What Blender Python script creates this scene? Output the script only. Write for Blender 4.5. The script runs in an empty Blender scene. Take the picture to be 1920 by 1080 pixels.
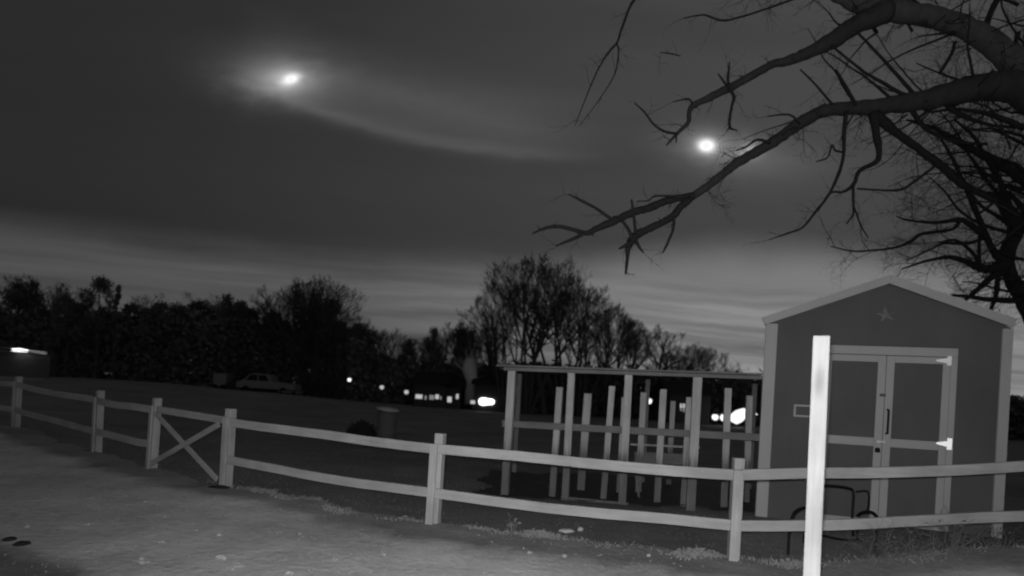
import bpy, math, random
import numpy as np
from mathutils import Vector, Matrix
random.seed(11); RNG = np.random.default_rng(5)
S = bpy.context.scene
C = S.collection
R = math.radians

# ------------------------------------------------------------------ camera
F, PX0, PY0, ROLL, HC = 1050.0, 960.0, 745.0, R(3.2), 1.28
cam_d = bpy.data.cameras.new('camera'); cam = bpy.data.objects.new('camera', cam_d); C.objects.link(cam)
cam_d.sensor_fit = 'HORIZONTAL'; cam_d.sensor_width = 36.0; cam_d.lens = 36.0 * F / 1920.0
cam_d.shift_x = 0.0; cam_d.clip_start = 0.05; cam_d.clip_end = 6000
# level camera, rolled about its own axis, frame raised with lens shift
_su, _sv = 0.0, (PY0 - 540.0) / 1920.0
cam_d.shift_x, cam_d.shift_y = _su, _sv
cam.matrix_world = Matrix.Translation((0, 0, HC)) @ Matrix.Rotation(R(90), 4, 'X') @ Matrix.Rotation(ROLL, 4, 'Z')
cam_d.dof.use_dof = True; cam_d.dof.focus_distance = 4.7; cam_d.dof.aperture_fstop = 1.1
S.camera = cam
ct, st = math.cos(ROLL), math.sin(ROLL)

def P(px, py, z):
    """point at distance z in front of the camera seen at photograph pixel px, py"""
    a, b = px - PX0, -(py - PY0)
    u, v = a * ct - b * st, a * st + b * ct
    return Vector((u / F * z, z, HC + v / F * z))

# ------------------------------------------------------------------ node helpers
class NT:
    def __init__(s, tree): s.t = tree; s.n = tree.nodes; s.l = tree.links
    def new(s, typ, **kw):
        n = s.n.new(typ)
        for k, v in kw.items(): setattr(n, k, v)
        return n
    def put(s, sock, v):
        if isinstance(v, bpy.types.NodeSocket): s.l.new(v, sock)
        else: sock.default_value = v
    def m(s, op, a, b=0.0, c=None, clamp=False):
        n = s.new('ShaderNodeMath', operation=op, use_clamp=clamp)
        s.put(n.inputs[0], a)
        if len(n.inputs) > 1: s.put(n.inputs[1], b)
        if c is not None: s.put(n.inputs[2], c)
        return n.outputs[0]
    def add(s, a, b): return s.m('ADD', a, b)
    def sub(s, a, b): return s.m('SUBTRACT', a, b)
    def mul(s, a, b): return s.m('MULTIPLY', a, b)
    def step(s, v, lo, hi, a=0.0, b=1.0):
        n = s.new('ShaderNodeMapRange', interpolation_type='SMOOTHSTEP')
        s.put(n.inputs['Value'], v); s.put(n.inputs['From Min'], lo); s.put(n.inputs['From Max'], hi)
        s.put(n.inputs['To Min'], a); s.put(n.inputs['To Max'], b)
        return n.outputs[0]
    def gauss(s, d, sig):
        q = s.m('DIVIDE', d, sig); return s.m('EXPONENT', s.mul(s.mul(q, q), -0.5))
    def xyz(s, x, y, z=0.0):
        n = s.new('ShaderNodeCombineXYZ'); s.put(n.inputs[0], x); s.put(n.inputs[1], y); s.put(n.inputs[2], z)
        return n.outputs[0]
    def noise(s, vec, scale, detail=4, rough=0.55, dist=0.0):
        n = s.new('ShaderNodeTexNoise'); s.put(n.inputs['Vector'], vec)
        n.inputs['Scale'].default_value = scale; n.inputs['Detail'].default_value = detail
        n.inputs['Roughness'].default_value = rough; n.inputs['Distortion'].default_value = dist
        return n.outputs['Fac']

# ------------------------------------------------------------------ night sky (cloud, moon glow)
W = bpy.data.worlds.new('World'); S.world = W; W.use_nodes = True
t = NT(W.node_tree); W.node_tree.nodes.clear()
geo = t.new('ShaderNodeTexCoord'); sp = t.new('ShaderNodeSeparateXYZ'); t.l.new(geo.outputs['Generated'], sp.inputs[0])
X, Y, Z = sp.outputs
Ya = t.m('MAXIMUM', t.m('ABSOLUTE', Y), 0.12)
front = t.step(Y, 0.0, 0.25)
p = t.mul(t.m('DIVIDE', X, Ya), F); q = t.mul(t.m('DIVIDE', Z, Ya), F)        # direction as slopes
q = t.m('MAXIMUM', q, -5.0)
el = t.mul(t.m('ARCTANGENT', t.m('DIVIDE', t.add(q, t.mul(p, .03)), F)), 57.2958)
az = t.mul(t.m('ARCTANGENT', t.m('DIVIDE', p, F)), 57.2958)
warp = t.sub(t.noise(t.xyz(t.mul(az, .05), t.mul(el, .06)), 1.0, 4), .5)
band = t.noise(t.xyz(t.mul(az, .014), t.mul(t.add(el, t.mul(warp, 4)), .16), 3.1), 1.0, 5, .5)
band2 = t.noise(t.xyz(t.mul(az, .045), t.mul(t.add(el, t.mul(warp, 2.2)), .8), 7.7), 1.0, 5, .55)
side = t.step(az, -48, 30)                               # brighter towards the town glow
base = t.add(.0225, t.mul(side, .036))
elm = t.m('ABSOLUTE', el)
low = t.step(t.sub(t.add(elm, t.mul(warp, 4)), t.mul(t.step(az, -5, 24), 3.8)), 15.0, 10.5)      # open strip of sky under the cloud deck
amp = t.add(.046, t.mul(t.step(az, -22, 26), .090))
base = t.add(base, t.mul(low, amp))
town = t.mul(t.gauss(t.sub(az, 24), 16), t.m('EXPONENT', t.mul(elm, -.28)))
base = t.add(base, t.mul(town, .13))
mod = t.add(1.0, t.mul(t.sub(band2, .5), t.add(.10, t.mul(t.step(elm, 16, 8), t.add(1.2, t.mul(side, 1.2))))))
mod = t.mul(mod, t.add(1.0, t.mul(t.sub(band, .5), .42)))
base = t.mul(base, t.m('MAXIMUM', mod, .3))

def slope(px, py):
    v = P(px, py, 1.0); return v.x * F, (v.z - HC) * F
def blob(px, py, sx, sy, rot, a, n=None):
    cx, cy = slope(px, py)
    dx, dy = t.sub(p, cx), t.sub(q, cy)
    if n is not None: dx = t.add(dx, t.mul(n, sx * .9)); dy = t.add(dy, t.mul(n, sy * .7))
    cr, sr = math.cos(rot), math.sin(rot)
    uu = t.m('DIVIDE', t.add(t.mul(dx, cr), t.mul(dy, sr)), sx)
    vv = t.m('DIVIDE', t.sub(t.mul(dy, cr), t.mul(dx, sr)), sy)
    return t.mul(t.m('EXPONENT', t.mul(t.add(t.mul(uu, uu), t.mul(vv, vv)), -.5)), a)
wisp = t.sub(t.noise(t.xyz(t.mul(p, .02), t.mul(q, .04), 1.0), 1.0, 4), .5)
glow = t.add(t.add(blob(546, 148, 11, 6, .35, .8, t.mul(wisp, 2.0)), blob(538, 150, 24, 14, .2, .26, wisp)), blob(533, 150, 48, 22, .05, .13, wisp))
glow = t.add(glow, blob(515, 148, 75, 34, -.1, .055, wisp))
glow = t.add(glow, t.add(blob(1325, 273, 10, 8, 0, 1.2, wisp), blob(1326, 273, 24, 16, 0, .13, wisp)))
glow = t.add(glow, blob(1345, 275, 60, 24, -.1, .07, wisp))
glow = t.add(glow, blob(1420, 300, 90, 30, 0, .035, wisp))
glow = t.add(glow, blob(760, 178, 150, 15, -.18, .013, wisp))
glow = t.add(glow, blob(1406, 283, 14, 9, .3, .25, wisp))
# cloud edge trailing away from the moon
mx, my = slope(450, 163)
d = t.m('DIVIDE', t.sub(p, mx), 600.0)
edge = t.add(t.add(my, t.mul(d, -225)), t.mul(t.mul(d, d), 118))
de = t.add(t.sub(q, edge), t.mul(wisp, 10))
along = t.mul(t.step(d, -.05, .18), t.step(d, 1.25, .75))
glow = t.add(glow, t.mul(t.mul(t.gauss(t.sub(de, 10), 11), along), t.mul(.020, t.add(.5, t.mul(band2, 1.0)))))
fill = t.mul(t.mul(t.step(de, -4, 16), t.step(de, 190, 60)), along)
glow = t.add(glow, t.mul(fill, t.mul(.027, t.add(.6, t.mul(band2, .8)))))
total = t.add(base, t.mul(glow, front))
total = t.m('MAXIMUM', total, .004)
bg = t.new('ShaderNodeBackground'); wo = t.new('ShaderNodeOutputWorld')
t.l.new(total, bg.inputs['Color']); bg.inputs['Strength'].default_value = 1.0
t.l.new(bg.outputs[0], wo.inputs[0])

# infrared lamp of the security camera this was filmed with
ld = bpy.data.lights.new('infrared_lamp', 'SPOT'); ld.energy = 585; ld.spot_size = R(150); ld.spot_blend = 1.0; ld.shadow_soft_size = .035
lo = bpy.data.objects.new('infrared_lamp', ld); C.objects.link(lo); lo.location = (-.04, -.04, HC + .07)
lo.rotation_euler = (R(90), 0, R(-11))

S.view_settings.view_transform = 'Standard'; S.view_settings.look = 'None'
S.view_settings.exposure = 0; S.view_settings.gamma = 1; S.view_settings.use_curve_mapping = False
S.render.engine = 'CYCLES'
S.cycles.use_denoising = True
S.cycles.filter_width = 2.1
S.cycles.max_bounces = 5
S.cycles.sample_clamp_indirect = 2.0

# ------------------------------------------------------------------ materials (grey: the photograph is infrared)
def mat(name, col, rough=.85, var=.25, scale=6.0, bump=.0, stretch=None, metal=0.0, spec=.2, var2=0.0, scale2=.6):
    m = bpy.data.materials.new(name); m.use_nodes = True
    k = NT(m.node_tree); b = m.node_tree.nodes['Principled BSDF']
    tc = k.new('ShaderNodeTexCoord'); mp = k.new('ShaderNodeMapping'); k.l.new(tc.outputs['Object'], mp.inputs[0])
    if stretch: mp.inputs['Scale'].default_value = stretch
    n = k.noise(mp.outputs[0], scale, 6, .6)
    v = k.mul(col, k.add(1.0, k.mul(k.sub(n, .5), 2 * var)))
    if var2:
        n2 = k.noise(tc.outputs['Object'], scale2, 4, .6)
        v = k.mul(v, k.add(1.0, k.mul(k.sub(n2, .5), 2 * var2)))
    k.l.new(v, b.inputs['Base Color'])
    b.inputs['Roughness'].default_value = rough; b.inputs['Metallic'].default_value = metal
    b.inputs['Specular IOR Level'].default_value = spec
    if bump:
        bn = k.new('ShaderNodeBump'); bn.inputs['Strength'].default_value = bump; bn.inputs['Distance'].default_value = .02
        k.l.new(n, bn.inputs['Height']); k.l.new(bn.outputs[0], b.inputs['Normal'])
    return m
def emit(name, s):
    m = bpy.data.materials.new(name); m.use_nodes = True; n = m.node_tree.nodes; n.clear()
    e = n.new('ShaderNodeEmission'); o = n.new('ShaderNodeOutputMaterial'); e.inputs[0].default_value = (1, 1, 1, 1)
    e.inputs[1].default_value = s; m.node_tree.links.new(e.outputs[0], o.inputs[0]); return m
def wood(name, col, axis='Z', var=.22, knots=.0, rough=.8, stain=0):
    """timber: long grain along one axis, blotches, a few knots"""
    m = bpy.data.materials.new(name); m.use_nodes = True
    k = NT(m.node_tree); b = m.node_tree.nodes['Principled BSDF']
    tc = k.new('ShaderNodeTexCoord'); mp = k.new('ShaderNodeMapping'); k.l.new(tc.outputs['Object'], mp.inputs[0])
    mp.inputs['Scale'].default_value = {'Z': (9, 9, .5), 'X': (.5, .5, 9)}[axis]
    g = k.noise(mp.outputs[0], 4.0, 7, .6, .6)
    bl = k.noise(tc.outputs['Object'], 2.3, 4, .55)
    v = k.mul(col, k.add(1.0, k.add(k.mul(k.sub(g, .5), 2 * var), k.mul(k.sub(bl, .5), .9))))
    if stain:  # timber darker towards the foot, with a ragged edge
        sz = k.new('ShaderNodeSeparateXYZ'); k.l.new(tc.outputs['Object'], sz.inputs[0]); v = k.mul(v, k.step(k.add(sz.outputs[2], k.mul(k.sub(g, .5), .5)), stain - .12, stain + .12, .36, 1.0))
    if knots:
        vo = k.new('ShaderNodeTexVoronoi'); mp2 = k.new('ShaderNodeMapping'); k.l.new(tc.outputs['Object'], mp2.inputs[0])
        mp2.inputs['Scale'].default_value = (7, 7, 2.2); k.l.new(mp2.outputs[0], vo.inputs['Vector']); vo.inputs['Scale'].default_value = 1.0
        v = k.mul(v, k.step(vo.outputs['Distance'], .05, .30, 1 - knots, 1.0))
    k.l.new(v, b.inputs['Base Color']); b.inputs['Roughness'].default_value = rough
    b.inputs['Specular IOR Level'].default_value = .15
    bn = k.new('ShaderNodeBump'); bn.inputs['Strength'].default_value = .35; bn.inputs['Distance'].default_value = .004
    k.l.new(g, bn.inputs['Height']); k.l.new(bn.outputs[0], b.inputs['Normal'])
    return m
M = dict(
    post=wood('fence_post_timber', .46, 'Z', .32), rail=wood('fence_rail_timber', .42, 'X', .34),
    near=wood('new_post_timber', .56, 'Z', .34, .5),
    pen=wood('pen_timber', .48, 'Z', .35, stain=.60), penrail=wood('pen_rail_timber', .20, 'X', .3),
    siding=mat('shed_siding', .122, .75, .14, 3, .15, (1, 1, .25), 0, .2, .3, 1.1),
    trim=mat('shed_trim_paint', .46, .7, .07, 9, .1, (1, 1, .3), 0, .25, .12, 1.5),
    roof=mat('roof_shingle', .10, .9, .3, 14), dark=mat('black_paint', .012, .6, .1), black_metal=mat('black_metal', .010, .6, .1),
    hinge=mat('galvanised_metal', .97, .50, .03, 20, 0, None, .85, .5), star=mat('painted_tin', .24, .6, .15, 20),
    bark=mat('bark', .14, .95, .45, 9, .6, (1, 1, .35)), branch=mat('branch_bark', .08, .95, .4, 9, .6, (1, 1, .35)), thin=mat('thin_branch_bark', .04, .95, .3, 9, .4), twig=mat('twig_bark', .04, .95, .3),
    fartree=mat('far_bark', .085, .95, .3), foliage=mat('evergreen_foliage', .13, .95, .2, 1.2),
    foliage2=mat('far_foliage', .055, .95, .4, 1.2),
    grass=mat('grass_blade', .15, .8, .2, 2.5), dry=mat('dry_weed', .30, .85, .3, 5), leaf=mat('fallen_leaf', .62, .7, .2, 9),
    stone=mat('pale_stone', .55, .9, .25, 8, .3), soil=mat('dark_soil', .035, .95, .3, 9, .5), mulch=mat('mulch', .20, .95, .5, 14, .6),
    wallf=mat('far_wall', .07, .9, .1), rooff=mat('far_roof', .03, .9, .1), paint=mat('pale_vehicle_paint', .25, .5, .05),
    tyre=mat('tyre', .01, .9), glass=mat('dark_glass', .02, .2), bin=mat('bin_metal', .11, .7, .2), lid=mat('lid_metal', .4, .5, .1),
    lamp=emit('lit_lamp', 1.3), window=emit('lit_window', .5), dim=emit('dim_lit_window', .2), strong=emit('floodlight', 3.0), moon=emit('moonlight', .95),
    palebark=mat('pale_bark', .75, .9, .3, 3))

# ------------------------------------------------------------------ mesh helpers
ORI = {}
def thing(name, label, cat, loc=(0, 0, 0), group=None):
    o = bpy.data.objects.new(name, None); C.objects.link(o); o.location = loc; o.empty_display_size = .2
    o['label'] = label; o['category'] = cat
    if group: o['group'] = group
    ORI[o.name] = Vector(loc); return o
def tag(o, label, cat, group=None, kind=None):
    o['label'] = label; o['category'] = cat
    if group: o['group'] = group
    if kind: o['kind'] = kind
    return o
class MB:
    def __init__(s): s.v = []; s.f = []
    def quadbox(s, c, ax, ay, az):
        """box from centre and three half-axis vectors"""
        b = len(s.v); c = Vector(c); ax, ay, az = Vector(ax), Vector(ay), Vector(az)
        for k in (-1, 1):
            for j in (-1, 1):
                for i in (-1, 1): s.v.append(tuple(c + ax * i + ay * j + az * k))
        s.f += [tuple(b + i for i in q) for q in ((0, 2, 3, 1), (4, 5, 7, 6), (0, 1, 5, 4), (2, 6, 7, 3), (0, 4, 6, 2), (1, 3, 7, 5))]
        return s
    def box(s, x0, x1, y0, y1, z0, z1):
        return s.quadbox(((x0 + x1) / 2, (y0 + y1) / 2, (z0 + z1) / 2), ((x1 - x0) / 2, 0, 0), (0, (y1 - y0) / 2, 0), (0, 0, (z1 - z0) / 2))
    def beam(s, a, b, w, h, up=(0, 0, 1), side=None):
        """board from a to b: w across (horizontal), h along up"""
        a, b = Vector(a), Vector(b); d = b - a; dn = d.normalized()
        sd = dn.cross(Vector(up)).normalized() if side is None else Vector(side).normalized()
        u = sd.cross(dn).normalized()
        return s.quadbox((a + b) / 2, d / 2, sd * w / 2, u * h / 2)
    def tube(s, pts, rad, n=6, cap=True):
        pts = [Vector(p_) for p_ in pts]; b0 = len(s.v); ref = None
        for i, c in enumerate(pts):
            d = (pts[min(i + 1, len(pts) - 1)] - pts[max(i - 1, 0)])
            d = d.normalized() if d.length > 1e-9 else Vector((0, 0, 1))
            if ref is None: ref = d.orthogonal().normalized()
            ref = (ref - d * ref.dot(d)); ref = ref.normalized() if ref.length > 1e-6 else d.orthogonal().normalized()
            bi = d.cross(ref)
            for k in range(n):
                a = 2 * math.pi * k / n
                s.v.append(tuple(c + (ref * math.cos(a) + bi * math.sin(a)) * rad[i]))
        for i in range(len(pts) - 1):
            for k in range(n):
                a, b = b0 + i * n + k, b0 + i * n + (k + 1) % n
                s.f.append((a, b, b + n, a + n))
        if cap:
            s.f.append(tuple(b0 + k for k in range(n))[::-1]); e = b0 + (len(pts) - 1) * n
            s.f.append(tuple(e + k for k in range(n)))
        return s
    def lathe(s, c, prof, n=20):
        b0 = len(s.v); c = Vector(c)
        for r_, z_ in prof:
            for k in range(n): a = 2 * math.pi * k / n; s.v.append((c.x + r_ * math.cos(a), c.y + r_ * math.sin(a), c.z + z_))
        for i in range(len(prof) - 1):
            for k in range(n):
                a, b = b0 + i * n + k, b0 + i * n + (k + 1) % n; s.f.append((a, b, b + n, a + n))
        s.f.append(tuple(b0 + k for k in range(n))[::-1]); e = b0 + (len(prof) - 1) * n; s.f.append(tuple(e + k for k in range(n)))
        return s
    def prism(s, pts, ext):
        n = len(pts); b = len(s.v); ext = Vector(ext)
        s.v += [tuple(p_) for p_ in pts] + [tuple(Vector(p_) + ext) for p_ in pts]
        s.f.append(tuple(range(b, b + n))); s.f.append(tuple(range(b + n, b + 2 * n))[::-1])
        for i in range(n): j = (i + 1) % n; s.f.append((b + i, b + n + i, b + n + j, b + j))
        return s
    def build(s, name, m, parent=None, smooth=False, bevel=0.0, kind=None):
        me = bpy.data.meshes.new(name); o_ = ORI.get(parent.name, Vector((0, 0, 0))) if parent else Vector((0, 0, 0))
        # sub-parts: origin accumulates
        V = np.array(s.v, dtype=float) - np.array(o_)
        me.from_pydata(V.tolist(), [], s.f); me.validate()
        import bmesh
        if len(s.f) < 40000:
            bm = bmesh.new(); bm.from_mesh(me); bmesh.ops.recalc_face_normals(bm, faces=bm.faces); bm.to_mesh(me); bm.free()
        if smooth: me.shade_smooth()
        me.materials.append(m); o = bpy.data.objects.new(name, me); C.objects.link(o)
        if parent: o.parent = parent; ORI[o.name] = o_
        if kind: o['kind'] = kind
        if bevel:
            bv = o.modifiers.new('bevel', 'BEVEL'); bv.width = bevel; bv.segments = 2; bv.limit_method = 'ANGLE'
        return o

# ------------------------------------------------------------------ terrain
HPOST = .92
posts = []       # (name, base xyz)
def post_from(px_t, py_t, px_b, py_b, z=None):
    z = z or HPOST * F / (py_b - py_t)
    b = P(px_b, py_b, z); return b
FP = [post_from(-140, 690, -146, 778, None), post_from(35, 706, 31, 802), post_from(190, 732, 183, 850), post_from(291, 746, 286, 880),
      post_from(432, 766, 425, 915), post_from(824, 812, 815, 988), post_from(1384, 858, 1374, 1055)]
_r = P(1960, 869, 5.0); FP.append(Vector((_r.x, 5.0, _r.z - .78)))
SHL, SHR = P(1418, 968, 6.65), P(1874, 1008, 6.07)
CTRL = [tuple(v) for v in FP] + [tuple(SHL), tuple(SHR), tuple(P(948, 926, 7.5))]
CTRL += [(-14, 20, .55), (-28, 38, .95), (-19, 34, .75), (-8, 14, .1), (-8, 25, .1), (0, 12, 0), (0, 20, 0), (6, 14, 0), (12, 12, .05), (0, 35, 0), (15, 30, 0),
         (-15, 55, .1), (0, 55, 0), (20, 55, 0), (0, 3, -.05), (-3, 3, -.02), (3, 3, -.04), (-7, 3, .0), (9, 5, .15), (0, 0, -.02), (5, 0, 0), (-5, 0, 0),
         (-40, 80, .3), (0, 100, 0), (60, 80, 0), (-60, 60, .5), (8, 8, .08), (0, 200, 0), (-100, 150, 0), (150, 150, 0), (60, 20, 0), (-60, 10, .5), (0, -40, 0)]
CT = np.array(CTRL)
def GHa(x, y):
    x = np.asarray(x, float); y = np.asarray(y, float)
    d2 = (x[..., None] - CT[:, 0]) ** 2 + (y[..., None] - CT[:, 1]) ** 2
    w = 1.0 / (d2 + .12) ** 1.5
    return (w * CT[:, 2]).sum(-1) / w.sum(-1)
def GH(x, y): return float(GHa(x, y))
def gp(px, z, dz=0.0):
    """ground point at distance z that shows in column px of the photograph"""
    x = (px - PX0) / F * z
    for _ in range(6):
        h = GH(x, z); v = (h - HC) * F / z
        x = ((px - PX0) - v * st) / ct / F * z
    return Vector((x, z, GH(x, z) + dz))
fx = [v.x for v in FP]; fy = [v.y for v in FP]
def yfence(x): return np.interp(x, fx, fy)

def grid(name, xs, ys, hfun, m, keep=None, kind='structure'):
    X_, Y_ = np.meshgrid(xs, ys); Z_ = hfun(X_, Y_)
    V = np.stack([X_, Y_, Z_], -1).reshape(-1, 3); nx, ny = len(xs), len(ys)
    i = (np.arange(ny - 1)[:, None] * nx + np.arange(nx - 1)[None, :]).ravel()
    Fc = np.stack([i, i + 1, i + nx + 1, i + nx], 1)
    if keep is not None:
        cx = V[Fc, 0].mean(1); cy = V[Fc, 1].mean(1); Fc = Fc[keep(cx, cy)]
    me = bpy.data.meshes.new(name); me.from_pydata(V.tolist(), [], Fc.tolist()); me.shade_smooth(); me.materials.append(m)
    o = bpy.data.objects.new(name, me); C.objects.link(o); o['kind'] = kind; return o
def ground_mat(name, col, verge=None):
    m = bpy.data.materials.new(name); m.use_nodes = True
    k = NT(m.node_tree); b = m.node_tree.nodes['Principled BSDF']
    tc = k.new('ShaderNodeTexCoord'); v3 = tc.outputs['Object']
    n1 = k.noise(v3, .45, 4, .55); n2 = k.noise(v3, 2.2, 5, .6, .4); n3 = k.noise(v3, 14, 5, .65)
    v = k.mul(col, k.add(1, k.add(k.mul(k.sub(n1, .5), 1.0), k.add(k.mul(k.sub(n2, .5), .55), k.mul(k.sub(n3, .5), .55)))))
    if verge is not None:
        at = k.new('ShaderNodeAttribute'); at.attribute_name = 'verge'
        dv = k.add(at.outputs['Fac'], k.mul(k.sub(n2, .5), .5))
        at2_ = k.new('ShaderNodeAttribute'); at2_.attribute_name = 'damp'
        v = k.mul(v, k.step(k.add(at2_.outputs['Fac'], k.mul(k.sub(n2, .5), .5)), -.12, .16, 1.0, .36))  # shade over the near-left corner, painted into the dirt colour
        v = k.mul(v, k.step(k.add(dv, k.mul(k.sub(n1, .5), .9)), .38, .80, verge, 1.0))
    k.l.new(k.m('MAXIMUM', v, .01), b.inputs['Base Color']); b.inputs['Roughness'].default_value = .95; b.inputs['Specular IOR Level'].default_value = .05
    bn = k.new('ShaderNodeBump'); bn.inputs['Strength'].default_value = .5; bn.inputs['Distance'].default_value = .03
    k.l.new(k.add(n3, n2), bn.inputs['Height']); k.l.new(bn.outputs[0], b.inputs['Normal'])
    return m
def warpgrid(lo, hi, a, b, fine, far):
    """coordinates fine between a and b, growing outwards"""
    c = list(np.arange(a, b, fine)); s_ = fine; x = b
    while x < hi: c.append(x); s_ *= 1.13; x += min(s_, far)
    c.append(hi); s_ = fine; x = a - fine; l = []
    while x > lo: l.append(x); s_ *= 1.13; x -= min(s_, far)
    l.append(lo); return np.array(l[::-1] + c)
rough1 = RNG.normal(size=(64, 64))
def bumpy(x, y, cell, amp):
    """smooth value noise"""
    gx, gy = x / cell, y / cell; ix, iy = np.floor(gx).astype(int), np.floor(gy).astype(int); fx_, fy_ = gx - ix, gy - iy
    fx_ = fx_ * fx_ * (3 - 2 * fx_); fy_ = fy_ * fy_ * (3 - 2 * fy_)
    g = lambda a, b: rough1[a % 64, b % 64]
    return amp * ((g(ix, iy) * (1 - fx_) + g(ix + 1, iy) * fx_) * (1 - fy_) + (g(ix, iy + 1) * (1 - fx_) + g(ix + 1, iy + 1) * fx_) * fy_)
def hfield(x, y): return GHa(x, y) + bumpy(x, y, .7, .012) * (y > 5.2)
def yardz(x, y): return GHa(x, y) + .028 + bumpy(x, y, .9, .010) + bumpy(x + 9, y + 5, .28, .005)
field = grid('field', warpgrid(-900, 900, -12, 12, .25, 60), warpgrid(-60, 1500, 1, 22, .25, 60), hfield, ground_mat('field_grass', .23))
ysx = np.arange(-14, 8, .07); ysy = np.arange(.3, 13, .07)
def keep_yard(cx, cy):
    return cy < yfence(cx) - .02 + bumpy(cx, cy, .3, .045) + bumpy(cx, cy, .11, .02)
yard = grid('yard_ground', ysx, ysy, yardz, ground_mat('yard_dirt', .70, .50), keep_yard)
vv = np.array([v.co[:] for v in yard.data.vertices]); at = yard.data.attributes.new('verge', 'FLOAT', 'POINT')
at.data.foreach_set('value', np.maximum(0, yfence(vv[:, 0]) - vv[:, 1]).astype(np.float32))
# edge of the shade painted into the near corner of the yard
def keep_mulch(cx, cy):
    a, b = MUL; d = (b - a); n_ = Vector((d.y, -d.x)).normalized()
    return ((cx - a.x) * n_.x + (cy - a.y) * n_.y) > bumpy(cx, cy, .25, .05) + bumpy(cx, cy, .07, .03)
def flat(px, py):
    """where the line of sight through px,py meets the yard"""
    z = 4.0
    for _ in range(30):
        v = P(px, py, z); h = GH(v.x, v.y) + .03
        z *= (HC - h) / max(1e-3, (HC - v.z)) if v.z < HC else 1
    v = P(px, py, z); return v
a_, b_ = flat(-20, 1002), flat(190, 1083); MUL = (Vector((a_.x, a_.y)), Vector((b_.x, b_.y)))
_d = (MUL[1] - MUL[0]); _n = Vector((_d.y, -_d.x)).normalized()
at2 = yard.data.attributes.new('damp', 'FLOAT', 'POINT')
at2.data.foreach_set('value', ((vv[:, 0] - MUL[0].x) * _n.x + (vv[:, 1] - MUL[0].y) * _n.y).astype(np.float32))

# ------------------------------------------------------------------ fence
def fence_run(label, idx, group=None):
    t_ = thing('post_and_rail_fence', label, 'fence', tuple(FP[idx[0]]))
    for i in idx:
        b = FP[i]
        a = FP[max(idx[0], i - 1)] if i != idx[0] else FP[i]; c = FP[min(idx[-1], i + 1)]
        d = (c - a); d.z = 0; d.normalize(); nrm = Vector((d.y, -d.x, 0))        # towards the camera
        lean = Vector((random.uniform(-.01, .01), random.uniform(-.01, .01), 1)).normalized()
        bot = b - lean * .15; top = b + lean * HPOST
        hw = .040 if i < 4 else .045
        MB().quadbox((bot + top) / 2, d * hw, nrm * .045, (top - bot) / 2).build('post', M['post'], t_, bevel=.008)
        c0 = b + nrm * (.045 + .030 + .012) + d * (.055 if i < 4 else (.022 if i == 4 else -.024))
        MB().quadbox(c0 + lean * (HPOST - .10 - .03) / 2 - lean * .0, d * (.038 if i > 3 else .033), nrm * .011, lean * (HPOST - .10 + .03) / 2).build('batten', M['post'], t_, bevel=.004)
    for i, j in zip(idx[:-1], idx[1:]):
        a, b = FP[i], FP[j]; d = b - a; dn = Vector((d.x, d.y, 0)).normalized(); nrm = Vector((dn.y, -dn.x, 0)) * .061
        for h in (HPOST - .145, HPOST - .585):
            # a long board with a slight sag and bow
            mb = MB(); n = 10; pts = [a.lerp(b, k / n) + nrm + Vector((0, 0, h - .013 * math.sin(math.pi * k / n) + .007 * math.sin(7 * k / n + h * 9 + i) + random.uniform(-.002, .002))) for k in range(n + 1)]
            base = len(mb.v)
            for p_ in pts:
                for sy, sz in ((-1, -1), (1, -1), (1, 1), (-1, 1)): mb.v.append(tuple(p_ + nrm.normalized() * .016 * sy + Vector((0, 0, .047 * sz))))
            for k in range(n):
                for e in range(4):
                    q0, q1 = base + k * 4 + e, base + k * 4 + (e + 1) % 4; mb.f.append((q0, q1, q1 + 4, q0 + 4))
            mb.f.append((base, base + 1, base + 2, base + 3)); e = base + 4 * n; mb.f.append((e + 3, e + 2, e + 1, e))
            mb.build('rail', M['rail'], t_, bevel=.004)
    return t_
fence_run('long pale two-rail timber fence running in front of the shed and the pen', [4, 5, 6, 7])
fence_run('dimmer run of two-rail timber fence beyond the X-braced gate', [0, 1, 2, 3])
# gate with crossed braces
ga, gb = FP[3], FP[4]; gd = (gb - ga); gd.z = 0; gd.normalize(); gn = Vector((gd.y, -gd.x, 0))
g = thing('timber_gate', 'small timber gate with crossed braces between two fence posts', 'gate', tuple((ga + gb) / 2))
def gpt(s_, h): q_ = ga.lerp(gb, s_); return q_ + gn * .02 + Vector((0, 0, h))
MB().beam(gpt(.05, HPOST - .14), gpt(.95, HPOST - .14), .03, .085).build('top_rail', M['rail'], g, bevel=.003)
MB().beam(gpt(.06, HPOST - .19) + gn * .034, gpt(.93, .09) + gn * .034, .02, .065).build('brace', M['rail'], g, bevel=.003)
MB().beam(gpt(.94, HPOST - .19) + gn * .056, gpt(.06, .09) + gn * .056, .02, .065).build('brace', M['rail'], g, bevel=.003)

# near post, square, foot below the frame
npz = 3.05; nt, nb = P(1541, 631, npz), P(1522, 1080, npz)
nb = nb + (nb - nt) * ((nb.z + .2) / (nt.z - nb.z))
o = MB().quadbox((nt + nb) / 2, Vector((.0345, -.0205, .0)), Vector((.0205, .0345, 0)), (nt - nb) / 2).build('square_post', M['near'], bevel=.004)
tag(o, 'tall bare square timber post standing close up, brightest thing in the yard', 'post')

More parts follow.
